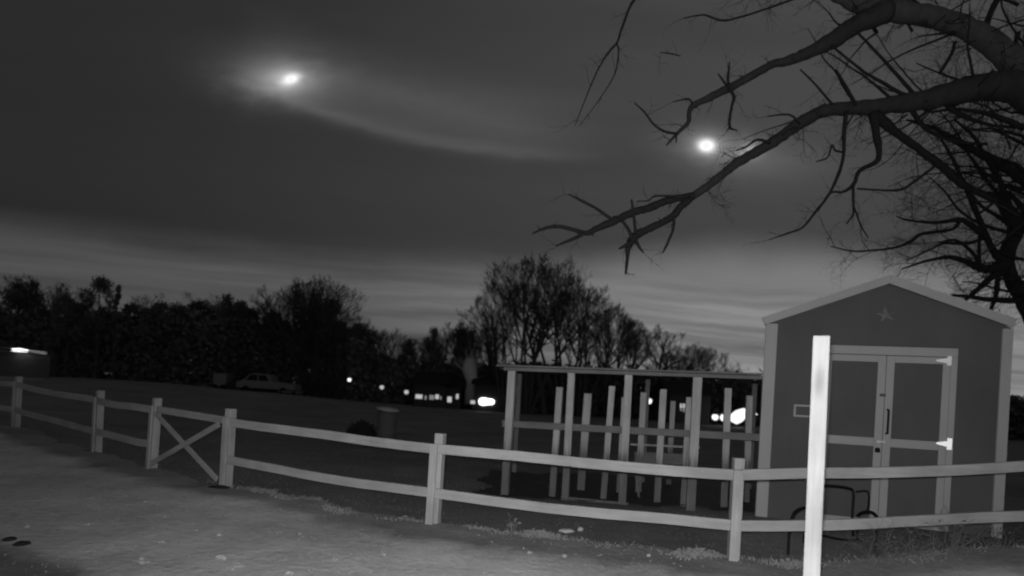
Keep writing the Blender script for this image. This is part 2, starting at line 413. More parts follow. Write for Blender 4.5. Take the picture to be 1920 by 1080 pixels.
# ------------------------------------------------------------------ shed
L0, R0 = SHL, SHR
fd = (R0 - L0); fd.z = 0; WID = fd.length; fd.normalize(); fn = Vector((fd.y, -fd.x, 0)); bd = Vector((.47, .883, 0))
ux, uz = fd, Vector((0, 0, 1))
zl0 = min(L0.z, R0.z)
def FS(s_, h, out=0.0):
    """front-of-shed point: s_ metres from left corner, h above the left foot, out towards camera"""
    return Vector((L0.x, L0.y, 0)) + ux * s_ + uz * (zl0 + h) + fn * out
def find(px, py):
    """front coordinates of the spot on the shed front seen at px,py"""
    a, b = px - PX0, -(py - PY0); u, v = a * ct - b * st, a * st + b * ct
    dvec = Vector((u / F, 1, v / F)); o_ = Vector((0, 0, HC)); pn = FS(0, 0)
    k = (pn - o_).dot(fn) / dvec.dot(fn); h = o_ + dvec * k
    return (h - pn).dot(ux), h.z - zl0
sh = thing('garden_shed', 'dark gabled shed with pale trim and double doors behind the fence', 'shed', tuple(FS(WID / 2, 0)))
EA = (find(1437, 607)[1] + find(1893, 612)[1]) / 2; PK = find(1666, 531)[1]
DEP = 2.6
pl = [FS(0, -.15), FS(WID, -.15), FS(WID, EA), FS(WID / 2, PK), FS(0, EA)]
wall_f = MB().prism(pl, bd * DEP).build('wall', M['siding'], sh)
# vertical siding grooves: battens a few mm proud are not visible; horizontal lap shadow lines
rise = PK - EA; ov = .045
for sg in (-1, 1):
    ov = .065 if sg < 0 else -.02; a = FS(WID / 2, PK + .035); b = FS(WID / 2 + sg * (WID / 2 + ov), EA + .035 - rise * ov / (WID / 2))
    nrm = (b - a).cross(bd).normalized(); nrm = nrm if nrm.z > 0 else -nrm
    fb = fn * .09
    MB().prism([a + fb, b + fb, b + fb + nrm * .03, a + fb + nrm * .03], bd * (DEP + .25)).build('roof', M['roof'], sh)
    mb = MB().prism([a + fb - nrm * .055 + fn * .024, b + fb - nrm * .055 + fn * .024, b + fb + nrm * .036 + fn * .024, a + fb + nrm * .036 + fn * .024], -fn * .022)
    mb.build('fascia_board', M['trim'], sh)
for s0, s1 in ((-.012, .115), (WID - .085, WID + .012)):
    mb = MB().prism([FS(s0, -.15, .002), FS(s1, -.15, .002), FS(s1, EA - .015, .002), FS(s0, EA - .015, .002)], fn * .022)
    mb.build('corner_trim', M['trim'], sh)
mb = MB().prism([FS(-.014, -.15, 0), FS(-.014, EA - .03, 0), FS(-.014, EA - .03, 0) + bd * .12, FS(-.014, -.15, 0) + bd * .12], ux * .012); mb.build('corner_trim', M['trim'], sh)
def fboard(px0, px1, py0, py1, name, m, out, th, par=None, bevel=0):
    s0, hA = find(px0, (py0 + py1) / 2); s1, hB = find(px1, (py0 + py1) / 2)
    _, ht = find((px0 + px1) / 2, py0); _, hb = find((px0 + px1) / 2, py1)
    return MB().prism([FS(s0, hb, out), FS(s1, hb, out), FS(s1, ht, out), FS(s0, ht, out)], fn * th).build(name, m, par or sh, bevel=bevel)
sR = find(1789, 760)[0]; sRi = find(1776, 760)[0]; sC = find(1656, 760)[0]; sLi = sC - (sRi - sC); sL = sLi - (sR - sRi)
hT = find(1690, 651)[1]; hTd = find(1690, 667)[1]; hm = find(1700, 832)[1]; hp = find(1700, 681)[1]
def rect(name, s0, s1, h0, h1, out, th, m, par=None, bevel=.003):
    return MB().prism([FS(s0, h0, out), FS(s1, h0, out), FS(s1, h1, out), FS(s0, h1, out)], fn * th).build(name, m, par or sh, bevel=bevel)
fr = rect('door_frame', sL, sR, hTd, hT, .002, .026, M['trim'])
rect('side_jamb', sL, sLi - .004, -.1, hTd - .002, .002, .026, M['trim'], fr); rect('side_jamb', sRi + .004, sR, -.1, hTd - .002, .002, .026, M['trim'], fr)
SW = find(1671, 760)[0] - sC; RSW = sRi - find(1762, 760)[0]
for k, (a, b) in enumerate(((sLi, sC - .003), (sC + .003, sRi))):
    dr = rect('door', a, b, -.02, hTd - .008, .003, .012, M['siding'])
    wl, wr = (RSW, SW) if k == 0 else (SW, RSW)
    rect('stile', a, a + wl, -.02, hTd - .008, .016, .014, M['trim'], dr); rect('stile', b - wr, b, -.02, hTd - .008, .016, .014, M['trim'], dr)
    rect('door_rail', a + wl + .001, b - wr - .001, hp, hTd - .008, .016, .014, M['trim'], dr)
    rect('door_rail', a + wl + .001, b - wr - .001, hm - .05, hm + .045, .016, .014, M['trim'], dr)
    rect('door_rail', a + wl + .001, b - wr - .001, -.02, .10, .016, .014, M['trim'], dr)
    if k == 1:
        # strap handle, hasp, padlock, hinges
        s_, h1 = find(1662, 768); _, h0 = find(1661, 813)
        MB().tube([FS(s_, h0, .03), FS(s_, h0, .065), FS(s_, h1, .065), FS(s_, h1, .03)], [.012] * 4, 8).build('pull_handle', M['black_metal'], dr, bevel=0)
        for py in (677, 832):
            s_, h_ = find(1776, py); s2, _ = find(1755, py); big = 1.0 if py < 700 else 1.25
            def leaf_(q, name_):
                m_ = MB(); lo = min(a for a, b in q); tilt = (.36 if big > 1 else .20)
                front_ = [FS(a, b, .034 + (a - lo) * tilt) for a, b in q]; back_ = [FS(a, b, .0305) for a, b in q]
                n_ = len(q); m_.v += [tuple(v) for v in back_ + front_]; m_.f.append(tuple(range(n_))[::-1]); m_.f.append(tuple(range(n_, 2 * n_)))
                for e_ in range(n_): m_.f.append((e_, (e_ + 1) % n_, n_ + (e_ + 1) % n_, n_ + e_))
                return m_.build(name_, M['hinge'], dr)
            leaf_([(s_ - .014 * big, h_ - .05 * big), (s_ + .024, h_ - .05 * big), (s_ + .024, h_ + .05 * big), (s_ - .014 * big, h_ + .05 * big)], 'hinge')
            leaf_([(s2 - .012, h_ - .008), (s_ - .016 * big, h_ - .028 * big), (s_ - .016 * big, h_ + .028 * big), (s2 - .012, h_ + .008)], 'hinge_strap')
s_, h_ = find(1653, 741); rect('label_plate', s_ - .03, s_ + .03, h_ - .016, h_ + .016, .031, .003, M['siding'])
s_, h_ = find(1651, 828); rect('hasp', s_ - .045, s_ + .035, h_ - .012, h_ + .012, .031, .008, M['hinge'])
s_, h_ = find(1642, 843); MB().lathe(FS(s_, h_ - .03, .05), [(.0, 0), (.024, .002), (.027, .03), (.022, .052), (.0, .056)], 12).build('padlock', M['black_metal'], sh, True)
# small rectangular frame on the wall, its end behind the near post
s0, h0 = find(1487, 781); s1, h1 = find(1527, 760)
wf = rect('vent_frame', s0, s1, h1 - .022, h1, .001, .018, M['trim']); rect('vent_frame', s0, s1, h0, h0 + .022, .001, .018, M['trim'])
rect('vent_frame', s0, s0 + .022, h0 + .023, h1 - .023, .001, .018, M['trim']); rect('vent_frame', s1 - .022, s1, h0 + .023, h1 - .023, .001, .018, M['trim'])
# tin star under the gable
s_, h_ = find(1662, 590); mb = MB(); cpt = FS(s_, h_, .05); mb.v.append(tuple(cpt))
for k in range(10):
    r_ = .115 if k % 2 == 0 else .05; a = math.pi * k / 5 + R(100); mb.v.append(tuple(FS(s_ + r_ * math.cos(a), h_ + r_ * .82 * math.sin(a), .004)))
for k in range(10): mb.f.append((0, 1 + k, 1 + (k + 1) % 10))
mb.f.append(tuple(range(10, 0, -1)))
tag(mb.build('barn_star', M['star']), 'pale tin star hanging on the shed gable above the doors', 'star')

def keep_pen(cx, cy):
    a, b = gp(930, 7.35), gp(1425, 6.75); return (cy > a.y + (cx - a.x) * (b.y - a.y) / (b.x - a.x) + bumpy(cx, cy, .2, .05)) & (cx > a.x - .1 + bumpy(cx, cy, .5, .1)) & (cy < 9.6 + bumpy(cx, cy, .5, .15))
pf_ = grid('pen_floor', np.arange(-1.5, 4.2, .08), np.arange(6.3, 10, .08), lambda x, y: GHa(x, y) + .02 + bumpy(x, y, .7, .012) + bumpy(x, y, .2, .004), mat('wet_soil', .05, .6, .4, 5, .4), keep_pen)  # dark sheet laid over the ground inside the pen
# ------------------------------------------------------------------ pen beside the shed
zA, zB = 7.45, 6.72
def pz(px): return np.interp(px, [948, 1430], [zA, zB])
pA, pB = P(948, 690, zA), P(1430, 708, zB); pdv = Vector((pB.x - pA.x, pB.y - pA.y, 0)).normalized(); pn_ = Vector((pdv.y, -pdv.x, 0)); pback = -pn_
pen = thing('timber_pen', 'open timber frame of an unfinished pen with flat roof beside the shed', 'pen', tuple(gp(1180, 7.1)))
def stud(pxt, pyt, pxb, pyb, z, w, name='post', m=None, dep=None):
    a, b = P(pxt, pyt, z), P(pxb, pyb, z); gz = GH(b.x, b.y); b = b.lerp(a, 0) if b.z < gz else b + (b - a).normalized() * max(0, (b.z - gz) + .05)
    wd = w / F * z / 2
    MB().quadbox((a + b) / 2, pdv * wd, pn_ * (dep or wd), (a - b) / 2).build(name, m or M['pen'], pen, bevel=.003)
for a in ((961, 694, 947, 928, 7.43, 14), (1072, 698, 1060, 935, 7.26, 13), (1179, 703, 1166, 952, 7.10, 14), (1308, 704, 1294, 962, 6.90, 16)): stud(*a)
for a in ((1050, 726, 1036, 928, 7.50, 12), (1103, 738, 1089, 925, 8.1, 14), (1148, 724, 1131, 940, 7.38, 11), (1171, 745, 1160, 932, 8.0, 10), (1207, 736, 1196, 935, 8.0, 11),
          (1244, 730, 1231, 953, 7.24, 12), (1294, 745, 1282, 950, 7.15, 14), (1365, 728, 1356, 962, 7.02, 12), (1405, 742, 1398, 952, 7.6, 11), (1262, 752, 1252, 935, 8.9, 9)):
    stud(*a, name='short_post')
MB().beam(P(942, 794, 7.53) , P(1424, 820, 6.80), .035, .088).build('mid_rail', M['penrail'], pen, bevel=.003)
MB().beam(P(946, 692, 7.44) - pback * .05, P(1430, 708.5, 6.74) - pback * .05, .04, .045).build('roof_beam', M['penrail'], pen, bevel=.003)
ra, rb = P(934, 687.5, 7.5), P(1428, 704, 6.76)
MB().prism([ra - pback * .1, rb - pback * .1, rb - pback * .1 + uz * .022, ra - pback * .1 + uz * .022], pback * 2.1 + uz * .04).build('roof_sheet', M['penrail'], pen)
for px_, py_, z_ in ((975, 701, 9.4), (1215, 712, 9.1), (1415, 720, 8.8)):
    b = P(px_, py_, z_); MB().beam(Vector((b.x, b.y, GH(b.x, b.y) - .05)), b, .07, .07, up=pn_).build('rear_post', M['penrail'], pen)
MB().beam(P(1052, 934, 7.28), P(1178, 946, 7.08), .03, .05).build('sill_board', M['pen'], pen)
MB().beam(P(1182, 833, 8.3), P(1312, 839, 8.1), .03, .028).build('rear_rail', M['pen'], pen)
MB().beam(P(1190, 857, 8.4), P(1292, 862, 8.2), .03, .16).build('feed_trough', M['penrail'], pen)
MB().beam(P(1193, 893, 7.6), P(1198, 932, 7.4), .03, .05, up=pn_).build('loose_stake', M['pen'], pen)

# ------------------------------------------------------------------ chair behind the fence
cz = 5.3
ch = thing('metal_chair', 'black metal garden chair frame standing behind the fence by the near post', 'chair', tuple(gp(1560, cz)))
def cp(px, py, dz=0.0): return P(px, py, cz + dz)
def ctube(name, pts, r_=.011): MB().tube(smooth_pts([cp(*p_) for p_ in pts], 4), [r_] * ((len(pts) - 1) * 4 + 1), 6).build(name, M['black_metal'], ch, True)
def smooth_pts(pts, n):
    out = []; L = len(pts)
    for i in range(L - 1):
        p0, p1, p2, p3 = pts[max(i - 1, 0)], pts[i], pts[i + 1], pts[min(i + 2, L - 1)]
        for k in range(n):
            t1 = k / n; t2 = t1 * t1; t3 = t2 * t1
            out.append(.5 * ((2 * p1) + (p2 - p0) * t1 + (2 * p0 - 5 * p1 + 4 * p2 - p3) * t2 + (3 * p1 - p0 - 3 * p2 + p3) * t3))
    out.append(pts[-1].copy()); return out
ctube('back_frame', [(1508, 1035, .2), (1512, 985, .2), (1514, 930, .25), (1524, 912, .25), (1560, 911, .25), (1590, 915, .25), (1600, 924, .25), (1598, 965, .2), (1600, 1005, .2)], .013)
ctube('back_rail', [(1605, 922, .45), (1626, 921, .45), (1629, 940, .45), (1625, 962, .3)], .009)
ctube('armrest', [(1480, 1000, -.1), (1487, 966, -.1), (1500, 954, 0), (1514, 951, .2)], .014)
ctube('armrest', [(1608, 966, .2), (1620, 960, .1), (1636, 961, 0), (1646, 972, -.1)], .014)
ctube('leg', [(1481, 980, -.1), (1479, 1010, -.1), (1476, 1062, -.12)], .012); ctube('leg', [(1646, 970, -.1), (1643, 1010, -.1), (1637, 1062, -.12)], .012)
ctube('leg', [(1508, 985, .2), (1506, 1040, .25)], .011); ctube('leg', [(1609, 985, .2), (1605, 1015, .22), (1600, 1044, .25)], .011)
ctube('seat_rail', [(1508, 1000, .0), (1545, 1005, .0), (1575, 1011, .0), (1615, 1014, .0)], .012); ctube('stretcher', [(1505, 1040, .2), (1545, 1041, .2), (1601, 1044, .2)], .013)

# ------------------------------------------------------------------ big bare tree over the shed
def limb(mb, pts, z0, z1, n=5, sides=7, jit=.4):
    L = len(pts); P3 = []; W_ = []; gain = 1.0 if pts[0][2] > 60 or pts[0][1] > 800 else (1.12 if pts[0][2] > 30 else 1.3)
    for i, p_ in enumerate(pts):
        k = i / (L - 1); z = z0 + (z1 - z0) * k; P3.append(P(p_[0], p_[1], z)); W_.append(p_[2] * gain * z / F / 2)
    sp_ = smooth_pts(P3, n); rr = []
    for i in range(len(sp_)):
        f = i / n; a = int(min(f, L - 2)); rr.append((W_[a] + (W_[a + 1] - W_[a]) * (f - a)) * random.uniform(.93, 1.07))
    for i in range(1, len(sp_) - 1): sp_[i] = sp_[i] + Vector([random.uniform(-1, 1) for _ in range(3)]) * rr[i] * .18 * jit
    mb.tube(sp_, rr, sides); return sp_, rr
def twig(mb, p0, d, ln, r_, depth, up=.15, seg=4, wig=.35, kids=2, spread=.8):
    pts = [p0.copy()]; rad = [r_]; c = p0.copy(); d = d.normalized(); ks = []
    for i in range(seg):
        d = (d + Vector([random.gauss(0, 1) for _ in range(3)]) * wig * .5 + Vector((0, 0, up * .3))).normalized()
        c = c + d * (ln / seg); pts.append(c.copy()); rad.append(r_ * (1 - .8 * (i + 1) / seg) + .0006)
        if depth > 0:
            for _ in range(kids):
                if random.random() < .62: ks.append((c.copy(), d.copy(), i))
    mb.tube(pts, rad, 3, cap=False)
    for c_, d_, i in ks:
        nd = (d_ + Vector([random.gauss(0, 1) for _ in range(3)]) * spread).normalized()
        twig(mb, c_, nd, ln * random.uniform(.38, .66), r_ * (1 - .7 * (i + 1) / seg) * .62 + .0005, depth - 1, up, seg, wig, kids, spread)
tr_b = gp(2075, 9.6)
big = thing('oak_tree', 'big leafless tree whose thick limbs reach in over the shed', 'tree', tuple(tr_b))
jt = P(1985, 235, 9.2); mb = MB()
mb.tube(smooth_pts([tr_b + Vector((0, 0, -.3)), tr_b.lerp(jt, .35) + Vector((.15, 0, 0)), tr_b.lerp(jt, .7), jt], 5), list(np.linspace(.55, .40, 16)), 12).build('trunk', M['bark'], big, True)
A = [(1995, 225, 70), (1938, 150, 52), (1880, 98, 43), (1830, 62, 38), (1770, 37, 34), (1705, 24, 35), (1645, 16, 37), (1590, 0, 26), (1540, -25, 18), (1470, -70, 12)]
A2 = [(1660, 22, 38), (1615, 42, 32), (1560, 76, 27), (1520, 97, 20), (1480, 113, 16), (1450, 120, 13), (1420, 136, 13), (1385, 156, 13), (1362, 167, 14), (1330, 183, 12), (1300, 198, 10), (1292, 212, 8), (1290, 230, 7), (1270, 250, 6), (1250, 272, 3)]
B = [(2010, 235, 90), (1945, 178, 66), (1890, 162, 56), (1850, 162, 50), (1800, 171, 46), (1745, 185, 38), (1690, 194, 33), (1640, 200, 28), (1590, 203, 24), (1545, 208, 23), (1505, 228, 23), (1470, 252, 21), (1440, 272, 20), (1405, 292, 18), (1378, 308, 17), (1350, 331, 16), (1320, 354, 15), (1290, 373, 14)]
B1 = [(1300, 368, 12), (1270, 372, 10), (1240, 380, 11), (1215, 391, 11), (1190, 397, 11), (1165, 408, 11), (1148, 416, 12), (1120, 428, 9), (1100, 437, 8), (1075, 431, 6), (1050, 425, 6), (1025, 427, 5), (998, 438, 2)]
B2 = [(1292, 372, 13), (1275, 389, 11), (1261, 406, 11), (1240, 418, 11), (1215, 430, 11), (1195, 440, 13), (1184, 451, 12), (1178, 466, 8), (1176, 487, 5), (1173, 514, 3)]
SP = {}
for nm, pts, z0, z1, sd in (('A', A, 9.2, 8.2, 10), ('A2', A2, 8.45, 7.6, 8), ('B', B, 9.2, 7.4, 10), ('B1', B1, 7.4, 7.0, 8), ('B2', B2, 7.4, 7.2, 8)):
    mb = MB(); SP[nm] = limb(mb, pts, z0, z1, 5, sd); mb.build('limb', M[{'A': 'bark', 'A2': 'branch', 'B': 'branch'}.get(nm, 'thin')], big, True)
small = [  # (points, z0, z1)
 ([(1268, 250, 4), (1245, 246, 4), (1225, 232, 3), (1210, 212, 3), (1190, 193, 1.5)], 7.6, 7.6), ([(1268, 251, 3), (1268, 268, 1.5)], 7.6, 7.6),
 ([(1298, 195, 3), (1290, 186, 3), (1262, 191, 1.5)], 7.6, 7.6), ([(1366, 168, 6), (1376, 181, 5), (1371, 205, 4), (1368, 238, 4), (1382, 244, 1.5)], 7.8, 7.8),
 ([(1368, 238, 3), (1363, 246, 1.5)], 7.8, 7.8), ([(1366, 166, 4), (1365, 142, 4), (1368, 116, 2)], 7.8, 7.8), ([(1362, 160, 4), (1346, 138, 2)], 7.8, 7.8),
 ([(1558, 85, 3), (1620, 135, 4), (1660, 158, 5), (1700, 182, 6)], 8.2, 8.5), ([(1605, 58, 3), (1650, 105, 4), (1690, 150, 5), (1712, 176, 6)], 8.3, 8.6),
 ([(1500, 130, 2), (1530, 160, 3), (1560, 196, 4)], 8.1, 8.1), ([(1567, 130, 3), (1590, 168, 4), (1606, 198, 5)], 8.2, 8.2), ([(1790, 78, 5), (1785, 100, 5), (1762, 138, 5)], 8.8, 8.8),
 ([(1095, 438, 6), (1070, 450, 5), (1042, 461, 2)], 7.05, 7.0), ([(1148, 412, 5), (1120, 392, 4), (1090, 376, 4), (1066, 364, 2)], 7.1, 7.0),
 ([(1264, 406, 5), (1262, 430, 4), (1252, 455, 4), (1243, 474, 2)], 7.3, 7.3), ([(1186, 454, 9), (1160, 467, 2)], 7.2, 7.2), ([(1193, 452, 6), (1200, 465, 4), (1207, 474, 2)], 7.2, 7.2),
 ([(1165, 414, 5), (1178, 430, 5), (1184, 448, 6)], 7.1, 7.2), ([(1184, 374, 3), (1188, 400, 4), (1192, 438, 5)], 7.1, 7.2), ([(1292, 370, 5), (1232, 367, 3), (1216, 376, 2), (1194, 377, 1.5)], 7.3, 7.1),
 ([(1587, 210, 7), (1583, 250, 6), (1582, 290, 5), (1574, 322, 5), (1556, 362, 4), (1530, 396, 4), (1505, 426, 3), (1475, 438, 3), (1440, 450, 1)], 8.0, 7.6),
 ([(1637, 212, 14), (1645, 260, 10), (1647, 298, 8), (1612, 320, 6), (1601, 346, 6), (1580, 360, 4), (1556, 362, 3), (1535, 395, 1.5)], 8.3, 8.0),
 ([(1600, 348, 4), (1600, 382, 4), (1600, 402, 3), (1587, 420, 2)], 8.1, 8.1), ([(1602, 388, 2.5), (1613, 420, 2.5), (1628, 446, 1.5)], 8.1, 8.1),
 ([(1608, 354, 3), (1660, 357, 3), (1690, 355, 4), (1720, 336, 4), (1752, 312, 4)], 8.1, 8.6), ([(1579, 285, 3), (1566, 282, 3), (1560, 272, 2.5), (1552, 295, 2.5), (1530, 303, 2)], 7.9, 7.8),
 ([(1640, 215, 17), (1690, 256, 11), (1730, 284, 10), (1770, 316, 10), (1802, 345, 10), (1832, 361, 9), (1870, 378, 8)], 8.4, 9.4),
 ([(1445, 268, 5), (1420, 262, 4), (1400, 275, 3), (1380, 282, 2)], 7.7, 7.6), ([(1500, 232, 4), (1480, 215, 3), (1440, 218, 2)], 7.7, 7.6),
 ([(1470, -70, 9), (1390, -95, 6), (1270, -60, 5), (1195, -8, 4), (1168, 48, 3.5), (1158, 78, 3), (1146, 92, 3), (1128, 118, 2.5), (1108, 160, 2), (1078, 236, 1)], 8.2, 7.6),
 ([(1156, 80, 2.5), (1160, 98, 2.5), (1152, 140, 2), (1124, 186, 1.5), (1085, 238, .8)], 7.7, 7.6), ([(1540, -22, 4), (1450, 12, 3), (1380, 34, 3), (1350, 38, 3), (1320, 28, 2.5), (1282, 34, 1.5)], 8.2, 7.9),
 ([(1276, 105, 1.5), (1260, 101, 2), (1238, 98, 1)], 7.9, 7.8),
 ([(1700, 190, 8), (1735, 240, 6), (1790, 265, 5), (1850, 270, 4)], 8.6, 9.2), ([(1760, 182, 9), (1800, 215, 7), (1860, 235, 5), (1930, 240, 4)], 8.8, 9.2),
 ([(1920, 240, 10), (1860, 215, 7), (1800, 205, 5), (1745, 210, 3)], 9.1, 8.9), ([(1870, 0, 9), (1850, 45, 9), (1850, 80, 8)], 9, 9), ([(1910, 60, 6), (1900, 95, 7), (1890, 125, 8)], 9, 9)]
mb = MB(); ends = []
for pts, z0, z1 in small:
    s_, r_ = limb(mb, pts, z0, z1, 4, 5, .6); ends.append((s_, r_))
r7 = random.Random(5)
for k in range(44):       # lesser branches crossing among the limbs near the fork
    x0 = r7.uniform(1600, 1990); y0 = (r7.choice((-20, 60, 190, 200, 215)) if x0 < 1850 else r7.uniform(-30, 420)); dn = r7.random() < .55
    ang = (r7.uniform(.25, 1.2) if not dn else r7.uniform(-1.2, -.1)); L_ = r7.uniform(70, 230); w0 = r7.uniform(2.5, 5.5); pts = []; xx, yy = x0, y0
    for q_ in range(6):
        pts.append((xx, yy, w0 * (1 - q_ / 6.3))); xx -= L_ / 5 * math.cos(ang); yy -= L_ / 5 * math.sin(ang); ang += r7.gauss(0, .2)
    ends.append(limb(mb, pts, r7.uniform(8.3, 9.2), r7.uniform(8, 9.4), 4, 5, .7))
mb.build('side_branches', M['thin'], big, True, kind='stuff')
mb = MB()
for (s_, r_), step, lnr in ((SP['A'], 2, 1.0), (SP['A2'], 6, .22), (SP['B'], 3, .45), (SP['B1'], 5, .12), (SP['B2'], 6, .12)):
    for i in range(2, len(s_) - 1, step):
        d_ = (s_[i + 1] - s_[i - 1]).normalized(); out = Vector([random.gauss(0, 1) for _ in range(3)]); out = (out - d_ * out.dot(d_)).normalized()
        ln = lnr * random.uniform(.4, 1.2); twig(mb, s_[i], out + d_ * .5 + Vector((0, 0, -.1)), ln, .006 + .004 * lnr, 2 if lnr > .4 else 1, up=0, kids=2)
for s_, r_ in ends:
    for i in range(2, len(s_), 3):
        d_ = (s_[i] - s_[i - 1]).normalized(); twig(mb, s_[i], d_ + Vector([random.gauss(0, .8) for _ in range(3)]), random.uniform(.12, .38), .0032, 1, up=0, kids=1)
mb.build('twigs', M['twig'], big, kind='stuff')

# second bare tree, rising behind the shed roof
t2b = gp(1968, 12.5)
tr2 = thing('bushy_bare_tree', 'dense leafless tree with fine radiating branches rising behind the shed roof', 'tree', tuple(t2b))
mb = MB(); hub = P(1886, 492, 12); hub2 = P(1908, 432, 12.1)
T2 = limb(mb, [(1985, 860, 27), (1975, 760, 26), (1950, 640, 25), (1916, 560, 24), (1886, 492, 25), (1906, 434, 26), (1940, 380, 20), (1960, 300, 14), (1975, 200, 8)], 12.4, 12, 5, 9)
mb.tube([t2b + Vector((0, 0, -.2)), P(1985, 860, 12.4)], [.2, .175], 9).build('trunk', M['twig'], tr2, True)
br = [([(1886, 492, 18), (1862, 503, 14), (1840, 503, 12), (1815, 492, 9), (1780, 482, 6), (1735, 490, 4), (1690, 505, 2)], 12, 11.6),
 ([(1884, 492, 14), (1862, 470, 10), (1842, 425, 9), (1825, 385, 8), (1808, 345, 6), (1785, 295, 5), (1765, 262, 3)], 12, 11.6),
 ([(1850, 445, 8), (1825, 425, 8), (1798, 412, 8), (1750, 418, 4), (1700, 412, 3), (1680, 405, 1.5)], 11.8, 11.4),
 ([(1800, 412, 5), (1785, 430, 5), (1730, 438, 5), (1708, 452, 5), (1680, 464, 4), (1640, 469, 3), (1600, 471, 2.5), (1558, 462, 1.5)], 11.7, 11.2),
 ([(1842, 448, 5), (1810, 457, 5), (1770, 456, 4), (1740, 470, 3), (1700, 488, 2)], 11.7, 11.4),
 ([(1886, 500, 12), (1860, 520, 10), (1836, 540, 8), (1812, 561, 5)], 12, 11.7), ([(1915, 562, 10), (1870, 563, 8), (1830, 558, 6), (1786, 553, 4)], 12.1, 11.6),
 ([(1906, 434, 18), (1888, 400, 14), (1868, 372, 11), (1840, 362, 9), (1815, 350, 8), (1785, 322, 7), (1750, 295, 6), (1710, 268, 4)], 12, 11.7),
 ([(1906, 434, 12), (1890, 380, 9), (1870, 330, 8), (1845, 290, 7), (1825, 255, 5), (1790, 225, 3)], 12, 11.8),
 ([(1935, 350, 16), (1900, 325, 14), (1860, 300, 13), (1820, 278, 10), (1780, 255, 7), (1745, 238, 5), (1700, 225, 3)], 12, 11.7),
 ([(1884, 495, 9), (1872, 520, 8), (1866, 560, 6), (1850, 600, 4)], 12, 12), ([(1890, 500, 10), (1905, 530, 9), (1930, 570, 8)], 12, 12),
 ([(1837, 510, 6), (1836, 460, 5), (1838, 420, 4)], 11.8, 11.8), ([(1842, 505, 6), (1820, 470, 5), (1790, 450, 4), (1760, 455, 2)], 11.8, 11.4),
 ([(1940, 420, 10), (1900, 370, 6), (1880, 360, 5), (1860, 382, 4), (1830, 405, 3)], 12, 11.7)]
ends2 = [T2]
for pts, z0, z1 in br:
    m2 = MB(); e2 = limb(m2, pts, z0, z1, 4, 6, .7); ends2.append(e2); m2.build('branch', M['twig'], tr2, True)
r7 = random.Random(12)
m2 = MB()
for k in range(26):
    y0 = r7.uniform(150, 560); x0 = r7.uniform(1890, 1975); ang = r7.gauss(.30, .42); L_ = r7.uniform(90, 260); w0 = r7.uniform(3.5, 8); pts = []; xx, yy = x0, y0
    if y0 > 470: ang = abs(ang) * .4; L_ *= .7
    for q_ in range(6):
        pts.append((xx, yy, w0 * (1 - q_ / 6.2))); xx -= L_ / 5 * math.cos(ang); yy -= L_ / 5 * math.sin(ang); ang += r7.gauss(-.04, .22)
    ends2.append(limb(m2, pts, 12, r7.uniform(11.2, 12.8), 4, 5, .8))
m2.build('side_branches', M['twig'], tr2, True, kind='stuff')
mb = MB()
for s_, r_ in ends2:
    for i in range(3, len(s_), 3):
        d_ = (s_[i] - s_[i - 1]).normalized()
        twig(mb, s_[i], d_ * .6 + Vector([random.gauss(0, .7) for _ in range(3)]) + Vector((-.35, 0, .05)), random.uniform(.5, 1.3), .0085, 2, up=0, kids=2, wig=.45)
mb.build('twigs', M['twig'], tr2, kind='stuff')

# ------------------------------------------------------------------ far trees
def gen_bare(seed, h=10.0, stems=1, spread=.55, wide=.5, fine=4, up0=0.0):
    random.seed(seed); mb = MB(); tw = MB()
    def grow(p0, d, ln, r_, lvl):
        n = 5; pts = [p0.copy()]; rad = [r_]; c = p0.copy(); kids = []
        for i in range(n):
            d = (d + Vector([random.gauss(0, 1) for _ in range(3)]) * .11 + Vector((0, 0, .05))).normalized(); c = c + d * ln / n
            if lvl > 0 and (c.x ** 2 + c.y ** 2) / (.46 * h) ** 2 + ((c.z - .52 * h) / (.46 * h)) ** 2 > 1: c = pts[-1] + (c - pts[-1]) * .25
            pts.append(c.copy()); rad.append(max(.008, r_ * (1 - .72 * (i + 1) / n)))
            if i >= (2 if lvl == 0 else 1): kids.append((c.copy(), d.copy(), rad[-1]))
        (mb if lvl < 2 else tw).tube(pts, rad, 6 if lvl == 0 else (4 if lvl == 1 else 3), cap=False)
        if lvl >= fine: return
        for c_, d_, rr in kids:
            for _ in range(3 if lvl < 2 else 2):
                if random.random() < (.8 if lvl < 2 else .42):
                    nd = (d_ + Vector((random.gauss(0, 1), random.gauss(0, 1), random.gauss(.15 + up0, .5))) * (spread if lvl else wide)).normalized()
                    grow(c_, nd, ln * random.uniform(.38, .62), rr * .72, lvl + 1)
    for k in range(stems):
        a = random.uniform(0, 6.28); lean = .28 if stems > 1 else .04
        grow(Vector((math.cos(a) * .25 * (stems > 1), math.sin(a) * .25 * (stems > 1), -.2)), Vector((math.cos(a) * lean, math.sin(a) * lean, 1)).normalized(), h * random.uniform(.62, .78), .03 * h / math.sqrt(stems), 0)
    return mb, tw
